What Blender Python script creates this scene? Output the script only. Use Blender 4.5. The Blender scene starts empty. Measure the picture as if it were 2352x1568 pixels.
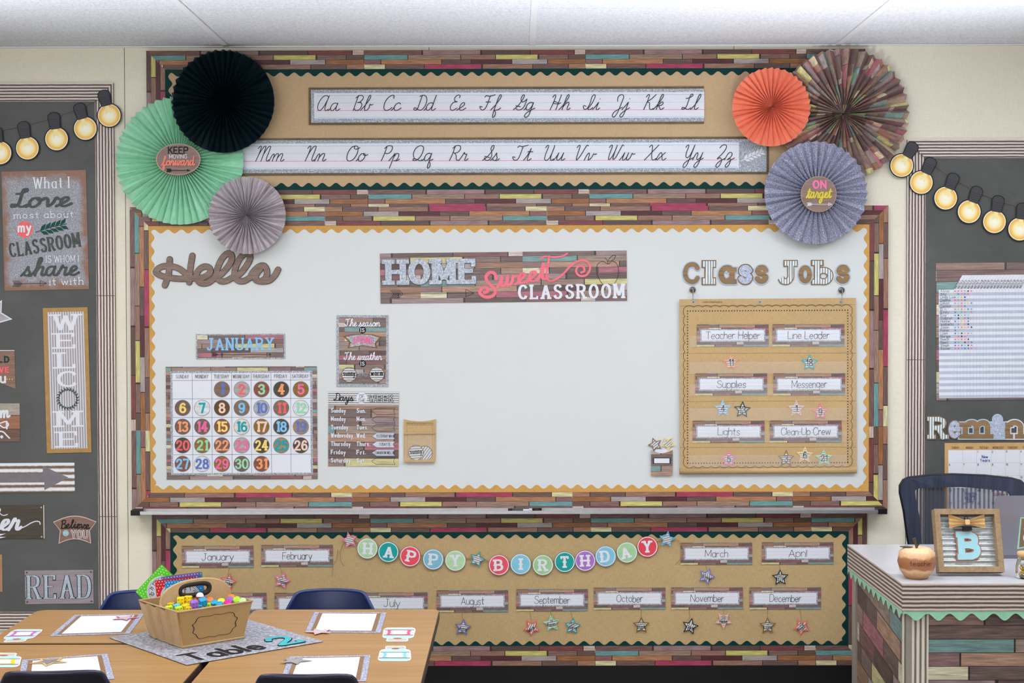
import bpy, math, random
from mathutils import Vector, Matrix
random.seed(7)
# ------------------------------------------------------------------ camera, light, exposure
SC = bpy.context.scene
COL = SC.collection
FPX, CAMD, EYE = 3500.0, 6.12, 1.59
cam_d = bpy.data.cameras.new('camera'); cam = bpy.data.objects.new('camera', cam_d); COL.objects.link(cam)
cam_d.sensor_width = 36.0; cam_d.lens = 36.0 * FPX / 2352.0; cam_d.clip_start = 0.05
cam.location = (0, -CAMD, EYE)
CR = Matrix.Rotation(math.radians(0.15), 3, 'Z') @ Matrix.Rotation(math.radians(90) - math.atan(78 / FPX), 3, 'X') @ Matrix.Rotation(math.radians(-0.13), 3, 'Z')
cam.rotation_euler = CR.to_euler()
SC.camera = cam
world = bpy.data.worlds.new('world'); SC.world = world; world.use_nodes = True
world.node_tree.nodes['Background'].inputs[0].default_value = (0.9, 0.95, 1, 1)
world.node_tree.nodes['Background'].inputs[1].default_value = 0.6
def area(name, loc, rot, sx, sy, power, col=(1, 1, 1)):
    d = bpy.data.lights.new(name, 'AREA'); d.shape = 'RECTANGLE'; d.size = sx; d.size_y = sy; d.energy = power; d.color = col
    o = bpy.data.objects.new(name, d); o.location = loc; o.rotation_euler = rot; COL.objects.link(o); return o
for lx in (-2.45, 0.0, 2.45):
    area('troffer_light', (lx, -1.9, 2.60), (0, 0, 0), 1.2, 0.6, 24 if lx else 12, (1, 0.985, 0.96))
    area('troffer_light', (lx, -4.3, 2.60), (0, 0, 0), 1.2, 0.6, 15, (1, 0.985, 0.96))
for ux, uy, uz, up, rx, ry in ((-2.15, -2.0, 0.9, 17, 8, 12), (0.55, -2.7, 0.3, 44, 14, 0), (2.15, -2.1, 0.9, 19, 8, -12)):
    u = area('added_ceiling_fill', (ux, uy, uz), (math.radians(180 - rx), math.radians(ry), 0), 0.7, 0.5, up, (0.92, 0.955, 1)); u.data.spread = math.radians(85)  # lamps added out of frame to brighten the ceiling, not room fixtures
area('added_front_fill', (-2.0, -8.2, 1.6), (math.radians(90), 0, math.radians(-10)), 5.0, 1.9, 122, (0.95, 0.975, 1))  # added frontal fill behind the camera; no window is modelled there
SC.view_settings.view_transform = 'Standard'; SC.view_settings.look = 'None'
SC.view_settings.gamma = 1.0; SC.view_settings.use_curve_mapping = False
SC.view_settings.exposure = 0.07

# ------------------------------------------------------------------ measuring helpers
def ray(px, py):
    return (CR @ Vector(((px - 1176) / FPX, (784 - py) / FPX, -1.0)))
def at(px, py, Y=0.0):
    d = ray(px, py); t = (Y + CAMD) / d.y
    return Vector((d.x * t, Y, EYE + d.z * t))
def atz(px, py, Z):
    d = ray(px, py); t = (Z - EYE) / d.z
    return Vector((d.x * t, -CAMD + d.y * t, Z))
def lin(v):
    v /= 255.0
    return v / 12.92 if v <= 0.04045 else ((v + 0.055) / 1.055) ** 2.4
def C(r, g=None, b=None):
    if g is None: r, g, b = r
    return (lin(r), lin(g), lin(b), 1.0)

# ------------------------------------------------------------------ mesh builder
class MB:
    """collects shapes: x, y in units of k metres, z in millimetres; tf maps the local point (metres) further"""
    def __init__(s, k=1.0, tf=None, cx=0, cy=0):
        s.k, s.tf, s.v, s.f, s.uv, s.m, s.sm = k, tf, [], [], [], [], []
        s.cx, s.cy = cx, cy
        s.lift = 0.0
    def vert(s, x, y, z):
        p = ((x - s.cx) * s.k, (y - s.cy) * s.k, z * 0.001)
        if s.tf: p = s.tf(*p)
        s.v.append(tuple(p)); return len(s.v) - 1
    def face(s, idx, uvs, m=0, smooth=False):
        s.f.append(tuple(idx)); s.uv.extend(uvs); s.m.append(m); s.sm.append(smooth)
    def poly(s, pts, z1, z0=None, m=0, uv=None, ms=None):
        a = sum(pts[i - 1][0] * pts[i][1] - pts[i][0] * pts[i - 1][1] for i in range(len(pts)))
        if a < 0: pts = pts[::-1]
        if uv is None: uv = lambda x, y: (x * s.k, y * s.k)
        top = [s.vert(x, y, z1) for x, y in pts]
        s.face(top, [uv(x, y) for x, y in pts], m)
        if z0 is not None:
            bot = [s.vert(x, y, z0) for x, y in pts]
            n = len(pts)
            for i in range(n):
                j = (i + 1) % n
                s.face((bot[i], bot[j], top[j], top[i]), [uv(*pts[i]), uv(*pts[j]), uv(*pts[j]), uv(*pts[i])], m if ms is None else ms)
            s.face(bot[::-1], [uv(x, y) for x, y in pts][::-1], m if ms is None else ms)
    def rect(s, x0, y0, x1, y1, z1, z0=None, m=0, uv=None):
        if x1 < x0: x0, x1 = x1, x0
        if y1 < y0: y0, y1 = y1, y0
        s.poly([(x0, y0), (x1, y0), (x1, y1), (x0, y1)], z1, z0, m, uv)
    def ring(s, x0, y0, x1, y1, t, z1, z0=None, m=0, uv=None):
        for q in ([(x0, y0), (x1, y0), (x1 - t, y0 + t), (x0 + t, y0 + t)], [(x0, y1), (x1, y1), (x1 - t, y1 - t), (x0 + t, y1 - t)],
                  [(x0, y0), (x0, y1), (x0 + t, y1 - t), (x0 + t, y0 + t)], [(x1, y0), (x1, y1), (x1 - t, y1 - t), (x1 - t, y0 + t)]):
            s.poly(q, z1, z0, m, uv)
    def disc(s, cx, cy, r, z1, z0=None, m=0, n=32, ry=None, uv=None):
        ry = ry or r
        s.poly([(cx + r * math.cos(2 * math.pi * i / n), cy + ry * math.sin(2 * math.pi * i / n)) for i in range(n)], z1, z0, m, uv)
    def annulus(s, cx, cy, r0, r1, z, m=0, n=40, ry=None):
        q = (ry or r1) / r1
        P = [[(cx + r * math.cos(2 * math.pi * i / n), cy + q * r * math.sin(2 * math.pi * i / n)) for i in range(n)] for r in (r0, r1)]
        V = [[s.vert(x, y, z) for x, y in row] for row in P]
        for i in range(n):
            j = (i + 1) % n
            s.face((V[0][i], V[1][i], V[1][j], V[0][j]), [(0, 0), (1, 0), (1, 1), (0, 1)], m)
    # a flat band along a path; w may be a number or f(dx, dy) (contrast strokes); z0 gives it a thickness
    def ribbon(s, pts, w, z1, z0=None, m=0, cap=True, closed=False, uv=None):
        P = [pts[0]]
        for p in pts[1:]:
            if abs(p[0] - P[-1][0]) + abs(p[1] - P[-1][1]) > 1e-6: P.append(p)
        if closed and len(P) > 2 and abs(P[0][0] - P[-1][0]) + abs(P[0][1] - P[-1][1]) < 1e-6: P.pop()
        n = len(P)
        if n < 2:
            ww = w if not callable(w) else w(0, 1)
            s.disc(P[0][0], P[0][1], ww / 2, z1 + s.lift, z0, m, 10); return
        if uv is None: uv = lambda x, y: (x * s.k, y * s.k)
        Lf, Rt = [], []
        for i in range(n):
            a = P[i - 1] if (i > 0 or closed) else P[i]
            b = P[(i + 1) % n] if (i < n - 1 or closed) else P[i]
            d1 = (P[i][0] - a[0], P[i][1] - a[1]); d2 = (b[0] - P[i][0], b[1] - P[i][1])
            l1, l2 = math.hypot(*d1) or 1, math.hypot(*d2) or 1
            dx, dy = d1[0] / l1 + d2[0] / l2, d1[1] / l1 + d2[1] / l2
            l = math.hypot(dx, dy) or 1; dx /= l; dy /= l
            ww = (w(dx, dy) if callable(w) else w) / 2
            c = max(0.55, min(1.0, l / 2)) if (d1 != (0, 0) and d2 != (0, 0)) else 1
            ww /= c
            Lf.append((P[i][0] - dy * ww, P[i][1] + dx * ww)); Rt.append((P[i][0] + dy * ww, P[i][1] - dx * ww))
        z = z1 + s.lift; s.lift += 0.01 + n * 0.006
        a = [s.vert(*q, z + i * 0.006) for i, q in enumerate(Rt)]; b = [s.vert(*q, z + i * 0.006) for i, q in enumerate(Lf)]
        if z0 is not None: a0 = [s.vert(*q, z0) for q in Rt]; b0 = [s.vert(*q, z0) for q in Lf]
        for i in range(n if closed else n - 1):
            j = (i + 1) % n
            s.face((a[i], a[j], b[j], b[i]), [uv(*Rt[i]), uv(*Rt[j]), uv(*Lf[j]), uv(*Lf[i])], m)
            if z0 is not None:
                s.face((a0[i], a0[j], a[j], a[i]), [uv(*Rt[i])] * 4, m); s.face((b0[j], b0[i], b[i], b[j]), [uv(*Lf[i])] * 4, m)
                s.face((b0[i], b0[j], a0[j], a0[i]), [uv(*Lf[i])] * 4, m)
        if cap and not closed:
            for (q, A, B, sg) in ((P[0], a[0], b[0], -1), (P[-1], a[-1], b[-1], 1)):
                e = 0 if sg < 0 else -1
                r = math.hypot(Rt[e][0] - q[0], Rt[e][1] - q[1])
                t0 = math.atan2(Rt[e][1] - q[1], Rt[e][0] - q[0])
                pts2 = [(q[0] + r * math.cos(t0 + sg * math.pi * i / 6), q[1] + r * math.sin(t0 + sg * math.pi * i / 6)) for i in range(7)]
                if sg < 0: pts2 = pts2[::-1]
                ids = [s.vert(*p, z - 0.004 if sg < 0 else z + n * 0.006) for p in pts2]
                s.face(ids, [uv(*p) for p in pts2], m)
                if z0 is not None:
                    i0 = [s.vert(*p, z0) for p in pts2]
                    for i in range(6): s.face((i0[i], i0[i + 1], ids[i + 1], ids[i]), [uv(*pts2[i])] * 4, m)
    # solid shapes, coordinates in units of k, z in mm
    def box(s, x0, y0, z0, x1, y1, z1, m=0):
        s.poly([(x0, y0), (x1, y0), (x1, y1), (x0, y1)], z1, z0, m)
    def quad3(s, P, m=0, uv=None, smooth=False):
        ids = [s.vert(*p) for p in P]
        s.face(ids, uv or [(0, 0), (1, 0), (1, 1), (0, 1)][:len(P)], m, smooth)
    def grid(s, G, m=0, closed_u=False, closed_v=False, smooth=True, uvf=None):
        R, Cn = len(G), len(G[0])
        ids = [[s.vert(*p) for p in row] for row in G]
        for i in range(R if closed_u else R - 1):
            for j in range(Cn if closed_v else Cn - 1):
                i2, j2 = (i + 1) % R, (j + 1) % Cn
                u = [(i / R, j / Cn), ((i + 1) / R, j / Cn), ((i + 1) / R, (j + 1) / Cn), (i / R, (j + 1) / Cn)]
                if uvf: u = [uvf(*q) for q in u]
                s.face((ids[i][j], ids[i2][j], ids[i2][j2], ids[i][j2]), u, m, smooth)
        return ids
    def tube(s, pts, r, m=0, n=8, closed=False, mm=True):
        """round tube; pts in metres when k == 1"""
        P = [Vector(p) for p in pts]; rows = []; up = None
        N = len(P)
        for i in range(N):
            a = P[i - 1] if (i > 0 or closed) else P[i]; b = P[(i + 1) % N] if (i < N - 1 or closed) else P[i]
            d = (b - a).normalized()
            if up is None:
                up = Vector((0, 0, 1)) if abs(d.z) < 0.9 else Vector((1, 0, 0))
            x = up.cross(d).normalized(); y = d.cross(x); up = y
            rr = r(i / (N - 1)) if callable(r) else r
            rows.append([P[i] + (x * math.cos(2 * math.pi * j / n) + y * math.sin(2 * math.pi * j / n)) * rr for j in range(n)])
        rows = [[(q.x, q.y, q.z * 1000) for q in row] for row in rows]
        ids = s.grid(rows, m, closed_u=closed, closed_v=True)
        if not closed:
            s.face(ids[0][::-1], [(0, 0)] * n, m); s.face(ids[-1], [(0, 0)] * n, m)
    def lathe(s, prof, m=0, n=24, cx=0, cy=0):
        """prof: (r, z) in metres (k == 1)"""
        rows = [[(cx + r * math.cos(2 * math.pi * j / n), cy + r * math.sin(2 * math.pi * j / n), z * 1000) for j in range(n)] for r, z in prof]
        ids = s.grid(rows, m, closed_v=True)
        if prof[0][0] > 1e-5: s.face(ids[0][::-1], [(0, 0)] * n, m)
        if prof[-1][0] > 1e-5: s.face(ids[-1], [(0, 0)] * n, m)
    def build(s, name, mats, parent=None, kind=None, label=None):
        if not isinstance(mats, (list, tuple)): mats = [mats]
        me = bpy.data.meshes.new(name); me.from_pydata(s.v, [], s.f)
        uvl = me.uv_layers.new(name='UVMap')
        flat = [c for uv in s.uv for c in uv]
        uvl.data.foreach_set('uv', flat)
        me.polygons.foreach_set('material_index', s.m); me.polygons.foreach_set('use_smooth', s.sm)
        for m in mats: me.materials.append(m)
        me.update()
        o = bpy.data.objects.new(name, me); COL.objects.link(o)
        if parent is not None: o.parent = parent
        if kind: o['kind'] = kind
        if label: o['label'] = label
        return o

WALLROT = Matrix.Rotation(math.radians(90), 3, 'X')
class Item:
    """a thing: an Empty at its base; wall things are built in px around (px, py) at plane Y"""
    def __init__(s, name, label, cat, px=None, py=None, Y=-0.003, rot=0, group=None, loc=None, rz=0):
        e = bpy.data.objects.new(name, None); COL.objects.link(e); e.empty_display_size = 0.05
        s.o = e; s.px, s.py, s.Y = px, py, Y
        if loc is None:
            e.location = at(px, py, Y)
            e.rotation_euler = (WALLROT @ Matrix.Rotation(math.radians(rot), 3, 'Z')).to_euler()
            s.k = (CAMD + Y) / FPX
            s.inv = Matrix.Rotation(math.radians(-rot), 2)
        else:
            e.location = loc; e.rotation_euler = (0, 0, rz); s.k = 1.0
        e['label'] = label; e['category'] = cat
        if group: e['group'] = group
    def mb(s, **k): return MB(s.k, **k)
    def L(s, px, py):
        a = at(px, py, s.Y) - s.o.location
        return ((s.inv @ Vector((a.x, a.z))) / s.k).to_tuple()
    def part(s, name, mb, mats, parent=None, **k): return mb.build(name, mats, parent or s.o, **k)
def struct(name, mb, mats, parent=None):
    o = mb.build(name, mats, parent)
    if parent is None: o['kind'] = 'structure'
    return o

# ------------------------------------------------------------------ materials
def nt(name):
    m = bpy.data.materials.new(name); m.use_nodes = True
    return m, m.node_tree.nodes, m.node_tree.links, m.node_tree.nodes['Principled BSDF']
def math_n(N, Lk, op, a, b=None, c=None):
    n = N.new('ShaderNodeMath'); n.operation = op
    for i, v in enumerate((a, b, c)):
        if v is None: continue
        if isinstance(v, (int, float)): n.inputs[i].default_value = v
        else: Lk.new(v, n.inputs[i])
    return n.outputs[0]
def mixc(N, Lk, f, a, b, mode='MIX'):
    n = N.new('ShaderNodeMix'); n.data_type = 'RGBA'; n.blend_type = mode
    for i, v in ((0, f), (6, a), (7, b)):
        if isinstance(v, (int, float, tuple)): n.inputs[i].default_value = v
        else: Lk.new(v, n.inputs[i])
    return n.outputs[2]
def noise(N, Lk, co, scale, detail=3, rough=0.5, dist=0):
    n = N.new('ShaderNodeTexNoise'); n.inputs['Scale'].default_value = scale; n.inputs['Detail'].default_value = detail
    n.inputs['Roughness'].default_value = rough; n.inputs['Distortion'].default_value = dist
    if co is not None: Lk.new(co, n.inputs['Vector'])
    return n.outputs['Fac']
def mapping(N, Lk, co, sc, loc=(0, 0, 0), rot=(0, 0, 0)):
    n = N.new('ShaderNodeMapping'); n.inputs['Scale'].default_value = sc; n.inputs['Location'].default_value = loc; n.inputs['Rotation'].default_value = rot
    Lk.new(co, n.inputs['Vector']); return n.outputs[0]
def ramp(N, Lk, f, stops, const=False):
    n = N.new('ShaderNodeValToRGB'); e = n.color_ramp.elements
    if const: n.color_ramp.interpolation = 'CONSTANT'
    for i, (p, c) in enumerate(stops):
        if i < 2: e[i].position = p; e[i].color = c
        else: q = e.new(p); q.color = c
    Lk.new(f, n.inputs[0]); return n.outputs[0]
def bump(N, Lk, B, h, strength, dist=0.001):
    n = N.new('ShaderNodeBump'); n.inputs['Strength'].default_value = strength; n.inputs['Distance'].default_value = dist
    Lk.new(h, n.inputs['Height']); Lk.new(n.outputs[0], B.inputs['Normal'])
MATS = {}
def plain(rgb, rough=0.6, metal=0.0, spec=0.3, var=0.06, scale=40, name=None):
    key = (tuple(rgb), rough, metal, spec, var)
    if key in MATS: return MATS[key]
    m, N, Lk, B = nt(name or 'paint_%d_%d_%d' % tuple(rgb))
    tc = N.new('ShaderNodeTexCoord').outputs['Object']
    c = C(rgb); f = noise(N, Lk, tc, scale, 3)
    lo = tuple(x * (1 - var) for x in c[:3]) + (1,); hi = tuple(min(1, x * (1 + var)) for x in c[:3]) + (1,)
    Lk.new(ramp(N, Lk, f, [(0.3, lo), (0.7, hi)]), B.inputs['Base Color'])
    B.inputs['Roughness'].default_value = rough; B.inputs['Metallic'].default_value = metal; B.inputs['Specular IOR Level'].default_value = spec
    MATS[key] = m; return m
K_ = 12 / 508
ROWS = [
 [(0, (120, 90, 86)), (133, (152, 124, 126)), (268, (96, 74, 70)), (380, (124, 68, 68)), (481, (200, 182, 172))],
 [(0, (104, 156, 156)), (101, (152, 128, 110)), (222, (148, 114, 98)), (300, (202, 197, 116)), (399, (128, 102, 93)), (468, (104, 82, 74))],
 [(0, (142, 98, 98)), (39, (176, 126, 90)), (178, (104, 80, 76)), (246, (86, 44, 50)), (339, (172, 164, 164)), (419, (152, 102, 62))],
 [(0, (216, 212, 168)), (48, (112, 88, 82)), (138, (168, 64, 96)), (270, (152, 116, 100)), (386, (112, 88, 84)), (468, (160, 120, 96))]]
def plank_mat(name, bright=1.0, sat=1.0, pale=0.0, gloss=0.45):
    """the planked-wood print of the paper borders: UV u = run along the print (1 = one strip), v = 1 per four rows"""
    m, N, Lk, B = nt(name)
    uv = N.new('ShaderNodeTexCoord').outputs['UV']
    sep = N.new('ShaderNodeSeparateXYZ'); Lk.new(uv, sep.inputs[0])
    u, v = sep.outputs[0], sep.outputs[1]
    blk = math_n(N, Lk, 'FLOOR', v)
    uu = math_n(N, Lk, 'FRACT', math_n(N, Lk, 'ADD', u, math_n(N, Lk, 'MULTIPLY', blk, 0.37)))
    v4 = math_n(N, Lk, 'MULTIPLY', math_n(N, Lk, 'FRACT', v), 4.0)
    row = math_n(N, Lk, 'FLOOR', v4); fr = math_n(N, Lk, 'FRACT', v4)
    col = None
    dark = C(52, 38, 36)
    for i, R in enumerate(ROWS):
        st = []
        for p, c in R:
            if p > 0: st.append((p / 508 - 0.0042, dark))
            st.append((p / 508, C(c)))
        o = ramp(N, Lk, uu, st, True)
        if col is None: col = o
        else: col = mixc(N, Lk, math_n(N, Lk, 'GREATER_THAN', row, i - 0.5), col, o)
    # grain along the plank, darker plank ends, joint lines
    g = noise(N, Lk, mapping(N, Lk, uv, (9, 42, 1)), 2.2, 6, 0.62, 0.4)
    g2 = noise(N, Lk, mapping(N, Lk, uv, (6, 7, 1), (3, 1, 0)), 2.5, 3)
    gr = ramp(N, Lk, g, [(0.28, (0.5, 0.47, 0.46, 1)), (0.5, (0.98, 0.97, 0.96, 1)), (0.72, (1.32, 1.3, 1.27, 1))])
    col = mixc(N, Lk, 1.0, col, gr, 'MULTIPLY')
    col = mixc(N, Lk, 1.0, col, ramp(N, Lk, g2, [(0.3, (0.68, 0.66, 0.66, 1)), (0.7, (1.24, 1.22, 1.2, 1))]), 'MULTIPLY')
    kn = noise(N, Lk, mapping(N, Lk, uv, (14, 18, 1), (7, 2, 0)), 2.0, 2)
    col = mixc(N, Lk, ramp(N, Lk, kn, [(0.72, (0, 0, 0, 1)), (0.78, (.6, .6, .6, 1))]), col, C(60, 44, 42))
    ed = math_n(N, Lk, 'GREATER_THAN', math_n(N, Lk, 'ABSOLUTE', math_n(N, Lk, 'SUBTRACT', fr, 0.5)), 0.462)
    col = mixc(N, Lk, math_n(N, Lk, 'MULTIPLY', ed, 0.75), col, dark)
    hs = N.new('ShaderNodeHueSaturation'); hs.inputs['Saturation'].default_value = sat; hs.inputs['Value'].default_value = bright
    Lk.new(col, hs.inputs['Color']); col = hs.outputs[0]
    if pale: col = mixc(N, Lk, pale, col, C(200, 190, 186))
    Lk.new(col, B.inputs['Base Color']); B.inputs['Roughness'].default_value = gloss; B.inputs['Specular IOR Level'].default_value = 0.35
    return m
def corr_mat(name, n=6.0, lo=(116, 100, 94), hi=(224, 218, 214), rust=(148, 118, 96), axis=1, p0=0.06):
    """corrugated-metal print: n ribs across UV v 0..1"""
    m, N, Lk, B = nt(name)
    uv = N.new('ShaderNodeTexCoord').outputs['UV']
    nz = noise(N, Lk, mapping(N, Lk, uv, (6, 1.2, 1)), 3.0, 4)
    sep = N.new('ShaderNodeSeparateXYZ'); Lk.new(uv, sep.inputs[0]); v = sep.outputs[axis]
    w = math_n(N, Lk, 'ADD', math_n(N, Lk, 'MULTIPLY', v, n * 2 * math.pi), math_n(N, Lk, 'MULTIPLY', nz, 1.3))
    s = math_n(N, Lk, 'ADD', math_n(N, Lk, 'MULTIPLY', math_n(N, Lk, 'SINE', w), 0.5), 0.5)
    fine = noise(N, Lk, mapping(N, Lk, uv, (40, 60 if axis else 10, 1)), 2, 4, 0.7)
    s = math_n(N, Lk, 'ADD', s, math_n(N, Lk, 'MULTIPLY', math_n(N, Lk, 'SUBTRACT', fine, 0.5), 0.75))
    col = ramp(N, Lk, s, [(p0, C(lo)), (p0 + .24, C(rust)), (p0 + .5, C(hi)), (1.0, C(min(255, hi[0] + 8), min(255, hi[1] + 8), min(255, hi[2] + 8)))])
    Lk.new(col, B.inputs['Base Color']); B.inputs['Roughness'].default_value = 0.5; B.inputs['Specular IOR Level'].default_value = 0.3
    return m
def galv_mat(name, lo=(112, 118, 128), mid=(150, 156, 166), hi=(205, 210, 220), scale=220):
    m, N, Lk, B = nt(name)
    tc = N.new('ShaderNodeTexCoord').outputs['Object']
    vo = N.new('ShaderNodeTexVoronoi'); vo.inputs['Scale'].default_value = scale; Lk.new(tc, vo.inputs['Vector'])
    f = math_n(N, Lk, 'ADD', math_n(N, Lk, 'MULTIPLY', noise(N, Lk, tc, scale * 0.8, 5, 0.75), 0.8), math_n(N, Lk, 'MULTIPLY', vo.outputs['Distance'], 0.3))
    Lk.new(ramp(N, Lk, f, [(0.36, C(lo)), (0.52, C(mid)), (0.72, C(hi))]), B.inputs['Base Color'])
    B.inputs['Roughness'].default_value = 0.5; return m
def weave_mat(name, rgb, scale=900, contrast=0.16, rough=0.85, bumps=0.25, axis='XY'):
    m, N, Lk, B = nt(name)
    tc = N.new('ShaderNodeTexCoord').outputs['Object']
    a = noise(N, Lk, mapping(N, Lk, tc, (1, 0.06, 1) if axis == 'XY' else (1, 1, 0.06)), scale, 2)
    b = noise(N, Lk, mapping(N, Lk, tc, (0.06, 1, 1) if axis == 'XY' else (0.06, 0.06, 1)), scale, 2)
    big = noise(N, Lk, tc, 5, 3)
    f = math_n(N, Lk, 'ADD', math_n(N, Lk, 'MULTIPLY', math_n(N, Lk, 'ADD', a, b), 0.42), math_n(N, Lk, 'MULTIPLY', big, 0.16))
    c = C(rgb); lo = tuple(x * (1 - contrast) for x in c[:3]) + (1,); hi = tuple(min(1, x * (1 + contrast)) for x in c[:3]) + (1,)
    Lk.new(ramp(N, Lk, f, [(0.34, lo), (0.66, hi)]), B.inputs['Base Color'])
    B.inputs['Roughness'].default_value = rough; B.inputs['Specular IOR Level'].default_value = 0.15
    if bumps: bump(N, Lk, B, f, bumps, 0.0006)
    return m
def grain_mat(name, lo, hi, sc=(30, 400, 400), rough=0.5, coord='Object', scale=1.0, spec=0.3, rust=None):
    m, N, Lk, B = nt(name)
    tc = N.new('ShaderNodeTexCoord').outputs[coord]
    g = noise(N, Lk, mapping(N, Lk, tc, sc), scale, 6, 0.65, 0.5)
    g2 = noise(N, Lk, mapping(N, Lk, tc, tuple(q * 0.18 for q in sc)), scale, 3)
    f = math_n(N, Lk, 'ADD', math_n(N, Lk, 'MULTIPLY', g, 0.65), math_n(N, Lk, 'MULTIPLY', g2, 0.35))
    col = ramp(N, Lk, f, [(0.32, C(lo)), (0.66, C(hi))])
    Lk.new(col, B.inputs['Base Color']); B.inputs['Roughness'].default_value = rough; B.inputs['Specular IOR Level'].default_value = spec
    return m
PLANK = plank_mat('planked_wood_print')
PLANKS = plank_mat('planked_sign_print', 1.06, 0.76, 0.06)
PLANKF = plank_mat('planked_fan_print', 1.5, 0.85, 0.2)
CORR = corr_mat('corrugated_print', 6, (98, 84, 80), (222, 212, 206), (150, 130, 122), p0=.22)
CORRS = corr_mat('corrugated_sign_print', 1, (120, 118, 116), (212, 212, 214), (172, 168, 164))
GALV = galv_mat('galvanized_print')
GALVB = galv_mat('galvanized_fan_print', (106, 108, 132), (146, 148, 172), (216, 218, 234), 240)
BURLAP = weave_mat('burlap_board_fabric', (198, 170, 134), 700, 0.13)
BURLAPL = weave_mat('burlap_lower_fabric', (190, 164, 120), 700, 0.18)
BURLAPO = weave_mat('orange_burlap_print', (206, 158, 88), 900, 0.16, bumps=0)
BURLAPC = weave_mat('burlap_canvas', (196, 166, 120), 900, 0.16)
WALLM = weave_mat('linen_wall_vinyl', (236, 230, 212), 420, 0.07, 0.7, 0.08, 'XZ')
BLACKP = grain_mat('chalkboard_paper', (74, 76, 75), (96, 98, 97), (3, 3, 3), 0.55)
CEIL = None
WHITE = plain((226, 229, 238), 0.6, var=0.01, name='white_card')
WHITEB = plain((215, 219, 219), 0.45, spec=0.25, var=0.01, scale=2, name='whiteboard_enamel')
BLACK = plain((24, 24, 26), 0.6, name='black_ink')
INK = plain((46, 46, 50), 0.6, name='dark_ink')
GREEN = plain((4, 56, 54), 0.6, spec=0.15, name='dark_green_trim')
MINT = plain((150, 205, 172), 0.6, name='mint_trim')
DKBROWN = grain_mat('dark_wood_edge', (72, 60, 44), (122, 102, 72), (12, 12, 12))
def col(*c, **k): return plain(c, **k)
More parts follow.
